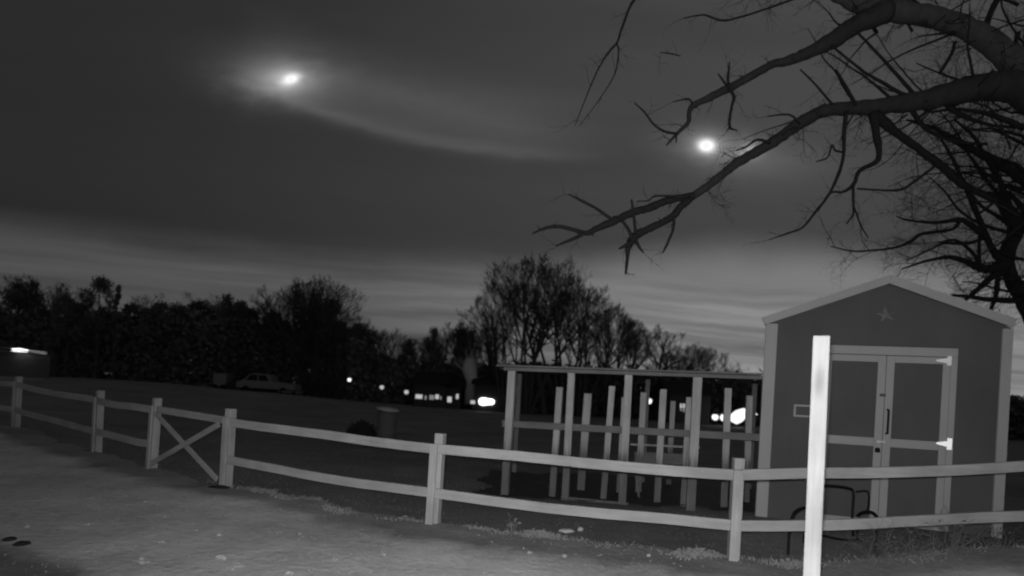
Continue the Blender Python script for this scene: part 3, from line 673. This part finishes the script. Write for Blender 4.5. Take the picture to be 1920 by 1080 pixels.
def gen_dense(seed, h=10.0, w=2.6, conif=False, n=5200):
    rs = np.random.default_rng(seed); random.seed(seed)
    tk = MB().tube([Vector((0, 0, -.3)), Vector((.1, 0, h * .5)), Vector((0, .1, h * .85))], [.28, .18, .05], 7)
    cl = []
    for k in range(34):
        f = rs.uniform(.08, 1) ** .8; rr = w * ((1 - f) ** .8 * 1.1 + .05 if conif else math.sin(math.pi * min(f * .86 + .12, 1)) ** .6)
        a = rs.uniform(0, 6.28); q_ = rs.uniform(.3, 1) * rr; cl.append((q_ * math.cos(a), q_ * math.sin(a), f * h * .95, rs.uniform(.35, .85) * (.5 if conif else 1) * w / 2.2))
    cr = MB()
    for k in range(n):
        c_ = cl[rs.integers(len(cl))]; off = rs.normal(size=3); off = off / np.linalg.norm(off) * c_[3] * rs.uniform(.4, 1.15)
        p_ = Vector((c_[0] + off[0], c_[1] + off[1], max(.05, c_[2] + off[2]))); s_ = rs.uniform(.07, .2)
        a = Vector(rs.normal(size=3)).normalized(); b = a.orthogonal().normalized() * s_ * .6; a = a * s_; i0 = len(cr.v)
        cr.v += [tuple(p_ - a), tuple(p_ + b), tuple(p_ + a), tuple(p_ - b)]; cr.f.append((i0, i0 + 1, i0 + 2, i0 + 3))
    return tk, cr
def mesh_of(mb, name, m):
    me = bpy.data.meshes.new(name); me.from_pydata(mb.v, [], mb.f); me.materials.append(m); return me
protoB = []; HB = []; HD = []
for sd, st_, spd, wd in ((3, 1, .55, .75), (8, 1, .6, .9), (14, 4, .5, .55), (21, 2, .6, .8), (33, 5, .55, .6)):
    a, b = gen_bare(sd, 10, st_, spd, wd, up0=.25 if st_ > 1 else .05); zq = np.percentile([v[2] for v in b.v], 99.3); HB.append(zq); protoB.append((mesh_of(a, 'trunk', M['fartree']), mesh_of(b, 'crown', M['fartree'])))
protoD = []
for sd, w_, cn in ((2, 2.4, False), (5, 3.0, False), (7, 1.7, True), (9, 2.2, False)):
    a, b = gen_dense(sd, 10, w_, cn); HD.append(np.percentile([v[2] for v in b.v], 98)); protoD.append((mesh_of(a, 'trunk', M['fartree']), mesh_of(b, 'crown', M['foliage'])))
def place_tree(px, ytop, z, kind, i, wsc, label, group='trees along the far edge of the field'):
    b = gp(px, z); v = P(px, ytop, z); h = v.z - b.z
    e = thing('bare_tree' if kind == 'b' else 'leafy_tree', label, 'tree', tuple(b), group)
    s_ = h / (HB[i] if kind == 'b' else HD[i]); e.scale = (s_ * wsc, s_ * wsc, s_); e.rotation_euler = (0, 0, (px * 1.7) % 6.28)
    for me, nm in zip((protoB if kind == 'b' else protoD)[i], ('trunk', 'crown')):
        o = bpy.data.objects.new(nm, me); C.objects.link(o); o.parent = e
    return e
random.seed(77)
TREES = [(656, 590, 53, 'b', 4, .9, 'grey bare tree standing over the small yard light'), (722, 622, 49, 'b', 4, 1.0, 'bushy bare tree in the gap between the wood and the cottage'),
 (758, 640, 49, 'd', 3, .7, 'dark ivy-clad tree at the near end of the cottage'), (790, 632, 50, 'b', 2, .9, 'upright bare tree rising over the cottage windows'), (852, 608, 50, 'b', 3, 1.0, 'wide bare tree over the small far shed'), (868, 650, 48, 'd', 0, .9, 'low dark crown touching the pale trunk'), (915, 612, 48, 'b', 2, 1.0, 'bare tree over the lit garage doorway'),
 (1085, 540, 45, 'b', 4, .9, 'bare tree filling the right shoulder of the great tree'), (955, 520, 44, 'b', 2, .8, 'bare tree filling the left shoulder of the great tree'), (575, 528, 59, 'b', 2, .8, 'left half of the tall rounded clump in the middle of the wood'), (615, 532, 60, 'b', 1, .7, 'right shoulder of the tall rounded clump in the middle of the wood'), # px, top y, z, kind, variant, width
 (0, 515, 62, 'b', 2, 1.2, 'tall bare tree in the far wood at the frame edge, left of all others'), (12, 545, 60, 'd', 0, 1.0, 'dark leafy tree in front of the leftmost bare tree of the wood'),
 (42, 535, 64, 'd', 1, .8, 'rounded dark tree rising above the lit strip of the low building'), (78, 585, 62, 'd', 3, 1.0, 'lower dark tree just past the end of the lit building'),
 (116, 530, 60, 'b', 2, .8, 'hazy-topped bare tree in the dip of the wood before the pointed evergreen'), (122, 560, 58, 'd', 1, .9, 'dark crown below the hazy-topped bare tree'),
 (150, 575, 60, 'd', 2, 1.1, 'small dark tree tucked between the hazy-topped tree and the tall blunt one'), (178, 524, 58, 'd', 0, .75, 'tall blunt dark tree, highest of the woods above the second fence post'),
 (182, 535, 61, 'b', 3, .8, 'bare top showing over the tall blunt dark tree'), (212, 540, 58, 'd', 2, .6, 'narrow pointed evergreen beside the tall blunt dark tree'),
 (246, 575, 60, 'd', 3, 1.0, 'low dark crown right after the narrow pointed evergreen'), (282, 547, 63, 'b', 1, .8, 'bare-topped tree above the gate'), (290, 572, 60, 'd', 1, 1.0, 'broad dark tree above the gate'),
 (328, 545, 63, 'b', 0, .8, 'second bare-topped tree after the gate, same height as its neighbour'), (330, 575, 60, 'd', 0, 1.1, 'wide dark crown under the second bare-topped tree'), (372, 570, 61, 'd', 3, 1.1, 'dark tree standing over the white trailer'),
 (400, 552, 65, 'b', 2, .9, 'faint bare tree showing over the white trailer'), (428, 562, 62, 'd', 1, .9, 'dark tree standing over the truck cab'), (468, 582, 60, 'd', 0, 1.1, 'low dark tree standing over the truck bed'),
 (508, 590, 60, 'd', 3, 1.1, 'lowest dark crown before the tall rounded tree'), (548, 545, 60, 'b', 3, .9, 'bare shoulder of the tall rounded tree clump'), (592, 522, 58, 'b', 4, 1.1, 'tall rounded bare tree standing above the middle of the wood'), (590, 560, 57, 'd', 1, 1.0, 'dark crown inside the tall rounded bare tree'),
 (640, 570, 56, 'b', 0, 1.0, 'bare tree sloping down from the tall rounded one'), (630, 605, 54, 'd', 0, 1.1, 'dark tree behind the small yard light'), (668, 612, 52, 'd', 3, 1.0, 'dark tree right beside the small yard light'),
 (700, 612, 50, 'b', 1, .9, 'open bare tree just before the gap with sky showing'), (690, 640, 50, 'd', 2, 1.3, 'dark cone at the end of the solid wood'), (738, 618, 52, 'b', 3, .9, 'thin bare tree with sky showing through, over the barrel'),
 (775, 640, 50, 'b', 0, .8, 'slender bare tree between two dark ones over the far windows'), (806, 618, 48, 'd', 0, .55, 'dark tree over the row of lit windows'), (835, 612, 49, 'b', 4, .9, 'bare tree behind the row of lit windows'),
 (858, 620, 48, 'd', 3, .5, 'slim dark tree to the left of the pale trunk'), (885, 600, 49, 'b', 2, .9, 'bare tree directly behind the pale trunk'), (905, 640, 47, 'b', 1, .9, 'low spreading bare tree before the great tree'),
 (985, 488, 43, 'b', 4, .95, 'great many-stemmed bare tree, tallest above the pen'), (1062, 488, 45, 'b', 2, .95, 'twin of the great tree, upright stems above the second pen post'), (940, 575, 46, 'b', 1, 1.0, 'wide low-branched bare tree leaning out before the great tree'),
 (1020, 520, 44, 'b', 0, .8, 'bare tree between the twin great trees'), (1140, 578, 47, 'b', 4, .9, 'bushy bare tree above the third pen post'),
 (1110, 610, 48, 'b', 3, 1.0, 'bare tree between the great tree and its bushy neighbour'), (1170, 600, 50, 'b', 2, .8, 'upright bare tree after the bushy one'), (1215, 610, 50, 'b', 1, 1.0, 'rounded bare tree above the middle of the pen roof'), (1245, 622, 53, 'b', 3, 1.0, 'hazy bare tree next to the rounded one over the pen'),
 (1290, 645, 52, 'b', 4, 1.1, 'low bare tree above the widest pen post'), (1335, 652, 54, 'b', 2, 1.1, 'small bare tree in the glow above the pen roof'), (1385, 680, 56, 'b', 0, 1.3, 'last and lowest bare tree before the shed')]
for a in TREES: place_tree(*a)
# solid dark mass under the crowns
rs = np.random.default_rng(4); mb = MB()
prof = lambda px: np.interp(px, [-300, 0, 60, 130, 200, 260, 330, 440, 520, 600, 650, 690, 720, 780, 860, 900, 945, 1000, 1450, 1500, 2100], [545, 590, 600, 600, 590, 600, 590, 605, 615, 610, 640, 655, 682, 690, 690, 690, 695, 690, 715, 735, 760])
for k in range(90000):
    px = rs.uniform(-300, 2100); z = rs.uniform(47, 52) if px > 650 else rs.uniform(58, 66)
    if 700 < px < 1000 and ((px * .13) % 5) < 2.2: px += 4
    b = gp(px, z) if k % 50 == 0 else Vector(((px - PX0) / F * z + .06 * z * .02, z, 0)); ytop = prof(px) + rs.normal() * 7
    hz = PY0 + (px - PX0) * math.tan(ROLL); top = HC + (hz - ytop) / F * z
    zz = rs.uniform(0, 1) ** .8 * top; s_ = rs.uniform(.12, .36)
    p_ = Vector((b.x, z, zz)); a = Vector(rs.normal(size=3)).normalized(); bb = a.orthogonal().normalized() * s_ * .7; a = a * s_; i0 = len(mb.v)
    mb.v += [tuple(p_ - a), tuple(p_ + bb), tuple(p_ + a), tuple(p_ - bb)]; mb.f.append((i0, i0 + 1, i0 + 2, i0 + 3))
o = mb.build('woodland', M['foliage']); tag(o, 'dark tangled undergrowth filling the far edge of the field', 'undergrowth', kind='stuff')

# pale trunk, its tone from the light bark colour
b = gp(878, 45.5); pt = thing('pale_trunk_tree', 'broken pale tree trunk standing among the far lights', 'tree', tuple(b))
mb = MB(); mb.tube([P(884, 757, 45.5), P(882, 735, 45.5), P(884, 712, 45.5), P(880, 690, 45.5), P(882, 672, 45.5)], [.62, .5, .5, .6, .35], 9).build('trunk', M['palebark'], pt, True)
mb = MB()
for k in range(26): twig(mb, P(880 + random.uniform(-8, 8), random.uniform(665, 715), 45.5), Vector((random.gauss(0, 1), random.gauss(0, 1), .8)), 1.3, .03, 1)
mb.build('twigs', M['palebark'], pt, kind='stuff')

# ------------------------------------------------------------------ far buildings and lights
def house(name, label, px0, px1, z, wall_h, roof_h, wins, m_w=None, dep=7):
    a, b = gp(px0, z), gp(px1, z); x0, x1 = a.x, b.x; g0 = min(a.z, b.z); e = thing(name, label, 'house', ((x0 + x1) / 2, z, g0))
    MB().box(x0, x1, z, z + dep, g0 - .3, g0 + wall_h).build('wall', m_w or M['wallf'], e)
    MB().prism([(x0 - .3, z - .4, g0 + wall_h), (x0 - .3, z + dep + .4, g0 + wall_h), (x0 - .3, z + dep / 2, g0 + wall_h + roof_h)], (x1 - x0 + .6, 0, 0)).build('roof', M['rooff'], e)
    for wx0, wx1, wy0, wy1, m_ in wins:
        c0, c1 = P(wx0, wy1, z - .06), P(wx1, wy0, z - .06)
        w_ = MB().box(c0.x - .06, c1.x + .06, z - .05, z - .003, c0.z - .06, c1.z + .06).build('window', M['wallf'], e)
        MB().box(c0.x, c1.x, z - .075, z - .052, c0.z, c1.z).build('pane', m_, w_)
    return e
def sphere(c, r_, n=10):
    prof_ = [(max(1e-4, r_ * math.sin(math.pi * k / n)), -r_ * math.cos(math.pi * k / n)) for k in range(n + 1)]
    return MB().lathe(c, prof_, 14)
def lamp(px, py, z, r_px, label, m=None, ym=1.0):
    c_ = P(px, py, z); gz = GH(c_.x, c_.y); e = thing('yard_light', label, 'light', (c_.x, c_.y, gz))
    MB().tube([(c_.x, c_.y + .05, gz - .1), (c_.x, c_.y + .05, c_.z)], [.05, .035], 6).build('pole', M['rooff'], e)
    MB().lathe((c_.x, c_.y, c_.z + r_px / F * z * .8), [(.0, .12), (r_px / F * z * 1.0, .0)], 10).build('hood', M['rooff'], e)
    sphere(c_, r_px / F * z).build('lamp_globe', m or M['lamp'], e, True); return e
W_, D_ = M['window'], M['dim']
house('cottage', 'low far house with a row of lit windows behind the trees', 776, 838, 44, 1.9, 1.0, [(779, 792, 740, 747, W_), (796, 800, 742, 749, D_), (805, 814, 741, 749, D_), (816, 823, 740, 748, W_), (825, 828, 743, 749, D_)], dep=5)
house('outbuilding', 'small far shed with two glowing openings between the cottage and the pale trunk', 839, 862, 44, 1.7, .8, [(838.5, 847, 744, 754, W_), (855, 860, 739, 748, W_)], dep=3)
house('garage', 'far garage with its wide doorway blazing with light', 888, 945, 44, 2.1, .9, [(882, 891, 751, 757, W_)], dep=5)
house('bungalow', 'dark far house with one bright gridded window seen through the pen', 1255, 1330, 42, 2.2, 1.1, [(1275, 1279, 757, 765, W_), (1280.5, 1284.5, 757, 765, W_), (1286, 1290, 757, 765, W_), (1275, 1279, 766.5, 770, D_), (1280.5, 1284.5, 766.5, 772, D_), (1286, 1290, 766.5, 775, W_)], dep=5)
gl = [(897, 753), (899, 748), (904, 745.5), (911, 746), (917, 748), (923, 748), (927, 751), (927, 756), (923, 759), (914, 759), (906, 760.5), (899, 758)]
ge = bpy.data.objects['garage']; gw = MB().prism([P(a_, b_, 43.95) for a_, b_ in gl], (0, -.04, 0)).build('lit_doorway', M['strong'], ge)
lamp(655, 712, 46, 3.6, 'single small yard light glowing in front of the dark wood')
lamp(716, 726, 46, 4.0, 'dim low light standing above the barrel', W_); lamp(762, 735, 45, 4.2, 'dim light at the near end of the cottage', W_)
lamp(1217, 752, 44, 5.5, 'round lamp seen through the pen beside a short post'); lamp(1341, 782, 40, 6.0, 'smaller of two white lamps low behind the pen'); lamp(1358, 783, 40, 7.5, 'larger of two white lamps low behind the pen')
# lit arched canopy
c_ = P(1392, 789, 40); e = thing('arched_canopy', 'brightly lit arched canopy low behind the end of the pen', 'canopy', (c_.x, c_.y, GH(c_.x, c_.y)))
prof_ = [(1369, 784), (1373, 777), (1382, 770), (1394, 766), (1404, 766), (1414, 771), (1421, 778), (1410, 773), (1399, 772), (1396, 776), (1402, 778), (1398, 784), (1391, 791), (1382, 795), (1373, 790)]
MB().prism([P(a, b, 40) for a, b in prof_], (0, .25, 0)).build('lit_cover', M['lamp'], e)
for a in (1374, 1402, 1419):
    q_ = P(a, 776, 40.3); MB().tube([(q_.x, q_.y, GH(q_.x, q_.y) - .1), q_], [.04, .04], 6).build('leg', M['rooff'], e)
# low building with a lit strip along its eave
z_ = 33; a, b = gp(-60, z_), gp(92, z_); e = thing('low_barn', 'low building with a bright tube light along its eave at the frame edge', 'building', ((a.x + b.x) / 2, z_, a.z))
t1, t2 = P(-60, 655, z_), P(92, 667, z_)
MB().prism([(a.x, z_, a.z - .4), (b.x, z_, b.z - .4), (b.x, z_, t2.z), (a.x, z_, t1.z)], (b.x / z_ * 6 - .8, 6, 0)).build('wall', mat('barn_wall', .12), e)
MB().prism([(a.x - .3, z_ - .35, t1.z + .16), (b.x + .15, z_ - .35, t2.z + .10), (b.x + .15, z_ - .35, t2.z + .17), (a.x - .3, z_ - .35, t1.z + .24)], (b.x / z_ * 7 - 1, 7, .6)).build('roof', M['rooff'], e)
MB().beam(P(-60, 654.5, z_ - .2), P(20, 656, z_ - .2), .05, .26).build('fascia_board', mat('barn_fascia', .3), e)
MB().tube([P(23, 656, z_ - .25), P(36, 656.5, z_ - .25), P(53, 658.5, z_ - .25)], [.07, .10, .06], 8).build('tube_light', M['strong'], e, True)
MB().tube([P(53, 658.5, z_ - .22), P(87, 662, z_ - .22)], [.055, .055], 8).build('tube_light', emit('dimmer_tube', .55), e, True)

# vehicles at the wood edge
def vehicle(px0, px1, ybase, z, label):
    a, b = P(px0, ybase, z), P(px1, ybase, z); L_ = b.x - a.x; g0 = GH((a.x + b.x) / 2, z)
    e = thing('parked_truck', label, 'truck', ((a.x + b.x) / 2, z, g0)); H_ = 1.95
    pf = [(0, .55), (.0, .95), (.03, 1.15), (.13, 1.25), (.22, H_ - .05), (.30, H_), (.50, H_), (.56, H_ - .15), (.60, 1.25), (.99, 1.15), (1.0, .55)]
    MB().prism([(a.x + L_ * s_, z, g0 + h) for s_, h in pf], (0, 1.8, 0)).build('body', M['paint'], e, bevel=.04)
    pf = [(.17, 1.28), (.235, H_ - .12), (.36, H_ - .12), (.36, 1.28)]; MB().prism([(a.x + L_ * s_, z - .012, g0 + h) for s_, h in pf], (0, .02, 0)).build('window', M['glass'], e)
    pf = [(.38, 1.28), (.38, H_ - .12), (.50, H_ - .12), (.55, 1.28)]; MB().prism([(a.x + L_ * s_, z - .012, g0 + h) for s_, h in pf], (0, .02, 0)).build('window', M['glass'], e)
    for s_ in (.17, .80):
        for yy in (z - .03, z + 1.6):
            mb = MB(); mb.tube([(a.x + L_ * s_, yy, g0 + .38), (a.x + L_ * s_, yy + .24, g0 + .38)], [.38, .38], 16); mb.build('wheel', M['tyre'], e)
    MB().box(a.x - .08, a.x + .02, z + .1, z + 1.7, g0 + .5, g0 + .72).build('bumper', M['tyre'], e)
    MB().box(a.x + .3, b.x - .2, z + .1, z + 1.7, g0 + .28, g0 + .56).build('chassis', M['tyre'], e)
vehicle(441, 552, 742, 53, 'pale pickup truck parked dimly against the dark wood')
a, b = P(398, 733, 57), P(423, 733, 57); g0 = GH(a.x, 57); e = thing('cargo_trailer', 'small pale box trailer parked beside the pickup truck', 'trailer', ((a.x + b.x) / 2, 57, g0))
MB().prism([(a.x + .2, 57, g0 + .35), (b.x - .3, 57, g0 + .3), (b.x, 57, g0 + .9), (b.x, 57, g0 + 1.75), (a.x, 57, g0 + 1.7), (a.x, 57, g0 + .8)], (0, 2.4, 0)).build('box_body', M['paint'], e, bevel=.05)
for x_ in (a.x + .3, b.x - .35): MB().tube([(x_, 56.95, g0 + .3), (x_, 57.2, g0 + .3)], [.3, .3], 14).build('wheel', M['tyre'], e)
a, b = P(520, 745, 46), P(556, 747, 46); g0 = GH(a.x, 46); e = thing('flat_trailer', 'low flat trailer bed lying past the pickup tail', 'trailer', ((a.x + b.x) / 2, 46, g0))
MB().box(a.x, b.x, 46, 47.4, g0 + .22, g0 + .34).build('bed', M['paint'], e); 
for x_ in (a.x + .25, b.x - .25): MB().tube([(x_, 45.97, g0 + .17), (x_, 46.15, g0 + .17)], [.17, .17], 12).build('wheel', M['tyre'], e)

# barrel and bush in the field
b = gp(723, 12.3); e = thing('barrel', 'grey barrel with a tilted pale lid standing in the dark field', 'barrel', tuple(b)); k = 12.3 / F
MB().lathe(b, [(.18, 0), (.2, .02), (.205, .28), (.212, .3), (.205, .32), (.205, .58), (.212, .6), (.205, .62), (.2, .80)], 24).build('drum', M['bin'], e, True)
mb = MB().lathe((0, 0, 0), [(.0, .0), (.25, .0), (.26, .02), (.05, .045), (.0, .045)], 24); Rm = Matrix.Translation(b + Vector((0, 0, .82))) @ Matrix.Rotation(R(7), 4, 'Y') @ Matrix.Rotation(R(6), 4, 'X')
mb.v = [tuple(Rm @ Vector(v)) for v in mb.v]; mb.build('lid', M['lid'], e, True)
def bush(px, z, w, h, n, label, m, s0=.03, s1=.07, name='low_shrub', cat='shrub'):
    b = gp(px, z); mb = MB(); rs = np.random.default_rng(int(px)); e = thing(name, label, cat, tuple(b))
    for _ in range(n):
        th, f = rs.uniform(0, 6.28), rs.uniform(0, 1); rr = w * math.sqrt(1 - f * f) * rs.uniform(.5, 1.05); p_ = b + Vector((rr * math.cos(th), rr * math.sin(th) * .7, h * f * rs.uniform(.7, 1.1)))
        s_ = rs.uniform(s0, s1); a = Vector(rs.normal(size=3)).normalized(); bb = a.orthogonal().normalized() * s_ * .5; a *= s_; i0 = len(mb.v)
        mb.v += [tuple(p_ - a), tuple(p_ + bb), tuple(p_ + a), tuple(p_ - bb)]; mb.f.append((i0, i0 + 1, i0 + 2, i0 + 3))
    mb.build('foliage', m, e); st2 = MB()
    for _ in range(9): st2.tube([b, b + Vector((rs.normal() * w * .4, rs.normal() * w * .3, h * .8))], [.012, .004], 4)
    st2.build('stems', M['fartree'], e, kind='stuff')
bush(678, 13.5, .42, .42, 900, 'low black bush beside the barrel', M['soil'])

# moon and second bright light in the sky
c_ = P(545, 149, 2400); tag(sphere(c_, 5 / F * 2400, 14).build('moon', M['moon'], smooth=True), 'blurred moon shining through thin cloud high in the dark sky', 'moon')
c_ = P(1324, 273, 1500); tag(sphere(c_, 6 / F * 1500, 14).build('sky_light', M['moon'], smooth=True), 'second bright round light in the sky just above the long limb', 'light')

# ------------------------------------------------------------------ ground clutter
def blades(name, pts, hts, lean, wd, m, label, cat, seed=1):
    rs = np.random.default_rng(seed); n = len(pts); pts = np.asarray(pts); a = rs.uniform(0, 6.28, n); la = rs.uniform(0, 6.28, n); l_ = rs.uniform(.1, 1, n) * lean
    sx, sy = np.cos(a) * wd, np.sin(a) * wd; dx, dy = np.cos(la) * l_ * hts, np.sin(la) * l_ * hts
    V = np.empty((n, 4, 3)); V[:, 0] = pts + np.stack([-sx, -sy, 0 * a - .01], 1); V[:, 1] = pts + np.stack([sx, sy, 0 * a - .01], 1)
    V[:, 2] = pts + np.stack([sx * .5 + dx * .45, sy * .5 + dy * .45, hts * .6], 1); V[:, 3] = pts + np.stack([dx, dy, hts * (1 - .4 * l_)], 1)
    i = np.arange(n) * 4; Fc = [(q_, q_ + 1, q_ + 2) for q_ in i] + [(q_, q_ + 2, q_ + 3) for q_ in i]
    me = bpy.data.meshes.new(name); me.from_pydata(V.reshape(-1, 3).tolist(), [], Fc); me.materials.append(m); o = bpy.data.objects.new(name, me); C.objects.link(o)
    return tag(o, label, cat, kind='stuff')
rs = np.random.default_rng(8)
# fringe of weeds under the fence
n = 13000; x = rs.uniform(-3.6, 4.7, n); dens = bumpy(x, x * 0, .35, 1.0); kp = dens + rs.normal(size=n) * .9 > -.2; x = x[kp]; dens = dens[kp]
y = yfence(x) - .05 + rs.normal(size=len(x)) * .06 + bumpy(x, x * 0 + 3, .3, .06)
blades('weed_fringe', np.stack([x, y, GHa(x, y) + .02], 1), rs.uniform(.010, .032, len(x)) * (1 + .8 * np.clip(dens, 0, 2)), 1.0, .0028, M['dry'], 'ragged fringe of dry weeds along the foot of the fence', 'weeds', 3)
n = 16000; x = rs.uniform(-11, 9, n); y = yfence(x) + rs.uniform(0, 1, n) ** 1.6 * 9
blades('lawn_grass', np.stack([x, y, GHa(x, y)], 1), rs.uniform(.008, .02, n), 1.8, .005, M['grass'], 'short dark grass of the field behind the fence', 'grass', 4)
n = 9000; x = rs.uniform(-8, 6, n); y = 2.2 + rs.uniform(0, 1, n) * 6; kp = (y < yfence(x) - .05) & (bumpy(x, y, .6, 1) + rs.normal(size=n) * .5 > .35); x, y = x[kp], y[kp]
blades('yard_grass', np.stack([x, y, yardz(x, y)], 1), rs.uniform(.008, .022, len(x)), 1.5, .004, M['dry'], 'sparse short grass on the bare yard', 'grass', 5)
# fallen leaves, the largest ones one by one
def leaf_mesh(seed):
    r0 = random.Random(seed); mb = MB(); n = 9; mb.v.append((0, 0, .006))
    for k in range(n):
        a = 2 * math.pi * k / n; r_ = .030 * (1 + .35 * math.cos(a)) * r0.uniform(.75, 1.1); mb.v.append((r_ * math.cos(a), r_ * math.sin(a) * .75, r0.uniform(.004, .018)))
    for k in range(n): mb.f.append((0, 1 + k, 1 + (k + 1) % n))
    return mesh_of(mb, 'fallen_leaf', M['leaf'])
LM = [leaf_mesh(k) for k in range(4)]
LV = [(273, 938, 1.0), (313, 968, 1.0), (302, 1022, 1.2), (265, 1052, 1.9), (275, 1058, 1.3), (415, 1050, 1.9), (443, 1059, 1.9), (430, 1068, 1.5), (411, 1007, 1.1), (563, 1003, 1.1), (570, 1008, .8), (524, 1041, 1.0),
      (716, 1043, 1.2), (751, 1008, 1.0), (476, 922, 1.1), (52, 987, 1.0), (94, 962, .8), (41, 962, .8), (239, 964, .8), (165, 983, 1.0), (630, 1052, .9), (365, 993, .8), (366, 997, .8), (982, 1030, 1.4), (996, 1038, 1.1),
      (1057, 1044, 1.2), (1124, 1043, 1.2), (1215, 1043, 1.0), (1274, 1037, 1.5), (906, 1078, 1.0), (540, 1075, 1.1), (355, 1045, .9)]
LBL = {3: 'largest pale leaf at the bottom of the yard between dark soil corner and gate', 4: 'pale leaf touching the largest one between dark soil corner and gate', 5: 'brightest curled leaf of the close trio below the gate post', 6: 'flat bright leaf of the trio below the gate post, farthest along the fence',
       7: 'lowest leaf of the trio below the gate post', 0: 'lone pale leaf straight below the timber gate', 2: 'curled pale leaf above the pair between dark soil corner and gate', 13: 'pale leaf lying close to the middle fence post foot', 12: 'single pale leaf well below the middle fence post',
       14: 'pale leaf on the dirt edge just past the gate post', 18: 'pale leaf farthest up the yard, below the second-left fence post', 28: 'bright leaf standing up at the fence line before the widest pen post', 9: 'pale leaf halfway along the fence bay next to the gate', 15: 'pale leaf above the black clods of the dark corner'}
whr = ['beside the dark soil corner', 'in front of the gate', 'near the middle post', 'below the long rail', 'by the near post']
for k, (px, py, s_) in enumerate(LV):
    v = flat(px, py); o = bpy.data.objects.new('fallen_leaf', LM[k % 4]); C.objects.link(o); o.location = (v.x, v.y, float(yardz(np.array([v.x]), np.array([v.y]))[0]))
    o.rotation_euler = (random.uniform(-.4, .4), random.uniform(-.4, .4), random.uniform(0, 6.28)); o.scale = (s_ * .8,) * 3
    tag(o, LBL.get(k, 'tiny pale fleck of dead leaf lying on the bare yard ground'), 'leaf', 'fallen leaves on the yard')
mb = MB(); r9 = random.Random(4)
for _ in range(900):
    x_, y_ = r9.uniform(-8, 5), r9.uniform(2.8, 7.5)
    if y_ > yfence(x_) - .05: continue
    c_ = Vector((x_, y_, float(yardz(np.array([x_]), np.array([y_]))[0]) + .006)); s_ = r9.uniform(.005, .016); a = Vector((r9.gauss(0, 1), r9.gauss(0, 1), r9.gauss(0, .4))).normalized() * s_; bb = a.cross(Vector((r9.gauss(0, .4), r9.gauss(0, .4), 1))) * .6
    i0 = len(mb.v); mb.v += [tuple(c_ - a), tuple(c_ + bb), tuple(c_ + a), tuple(c_ - bb)]; mb.f.append((i0, i0 + 1, i0 + 2, i0 + 3))
tag(mb.build('leaf_litter', M['dry']), 'tiny scraps of leaf litter strewn over the yard', 'litter', kind='stuff')
def rock(px, py, sx, sy, sz, m, label, name='stone', cat='stone', field_=False):
    v = flat(px, py); import bmesh; bm = bmesh.new(); bmesh.ops.create_icosphere(bm, subdivisions=2, radius=1); r0 = random.Random(px)
    for q_ in bm.verts: q_.co *= r0.uniform(.8, 1.12); q_.co = Vector((q_.co.x * sx, q_.co.y * sy, q_.co.z * sz))
    me = bpy.data.meshes.new(name); bm.to_mesh(me); bm.free(); me.materials.append(m); o = bpy.data.objects.new(name, me); C.objects.link(o)
    o.location = (v.x, v.y, v.z + sz * .35); return tag(o, label, cat)
rock(1062, 997, .085, .04, .022, M['stone'], 'flat pale stone lying in the grass just behind the fence'); rock(1088, 994, .03, .03, .028, M['stone'], 'small round pale stone touching the flat one behind the fence')
rock(18, 1012, .04, .05, .016, M['soil'], 'small black clod at the edge of the dark soil corner, first of two'); rock(41, 1021, .05, .06, .018, M['soil'], 'larger black clod at the edge of the dark soil corner, second of two')
rock(410, 914, .13, .06, .02, M['soil'], 'black patch of dug soil at the foot of the gate post', 'soil_patch', 'soil')  # near-black flattened lump on the ground
rock(390, 908, .16, .05, .008, M['mulch'], 'flat dark patch of loosened soil in front of the gate', 'soil_patch', 'soil')  # thin darker disc on the ground before the gate
# dry stalks
def stalks(pts, z, label, n=14, name='dry_weed', hgt=.35, spread=.3, m=None):
    b = gp(pts, z); e = thing(name, label, 'weed', tuple(b)); mb = MB(); r0 = random.Random(int(pts)); lf = MB()
    for _ in range(n):
        st_ = b + Vector((r0.gauss(0, spread * .4), r0.gauss(0, .06), -.02)); d = Vector((r0.gauss(0, .9), r0.gauss(0, .3), 1)).normalized(); random.seed(r0.random())
        twig(mb, st_, d, hgt * r0.uniform(.5, 1.2), .0032, 2, up=-.25, kids=1, wig=.5)
        for _ in range(4):
            c_ = st_ + d * hgt * r0.uniform(.2, .9) + Vector((r0.gauss(0, .03), 0, 0)); a = Vector([r0.gauss(0, 1) for _ in range(3)]).normalized() * r0.uniform(.008, .022); bb = a.orthogonal() * .5; i0 = len(lf.v)
            lf.v += [tuple(c_ - a), tuple(c_ + bb), tuple(c_ + a), tuple(c_ - bb)]; lf.f.append((i0, i0 + 1, i0 + 2, i0 + 3))
    mb.build('stems', m or M['dry'], e, kind='stuff'); lf.build('leaves', m or M['dry'], e, kind='stuff')
stalks(1690, 4.85, 'tangle of dry weeds against the fence in front of the shed doors', 26, hgt=.34, spread=.4, m=M['grass'])
stalks(1775, 4.9, 'upright dry weed growing before the door hinge side of the shed', 14, hgt=.42, spread=.2, m=M['grass']); stalks(1840, 5.2, 'arching weed stalks near the shed corner', 14, hgt=.3, spread=.35, m=M['grass'])
stalks(966, 5.5, 'small pale weed sprouting under the lower rail beneath the pen', 4, hgt=.15, spread=.03, m=M['dry'])
stalks(1272, 4.95, 'tiny pale sprout under the lower rail before the widest pen post', 4, hgt=.05, spread=.03, m=M['leaf'])
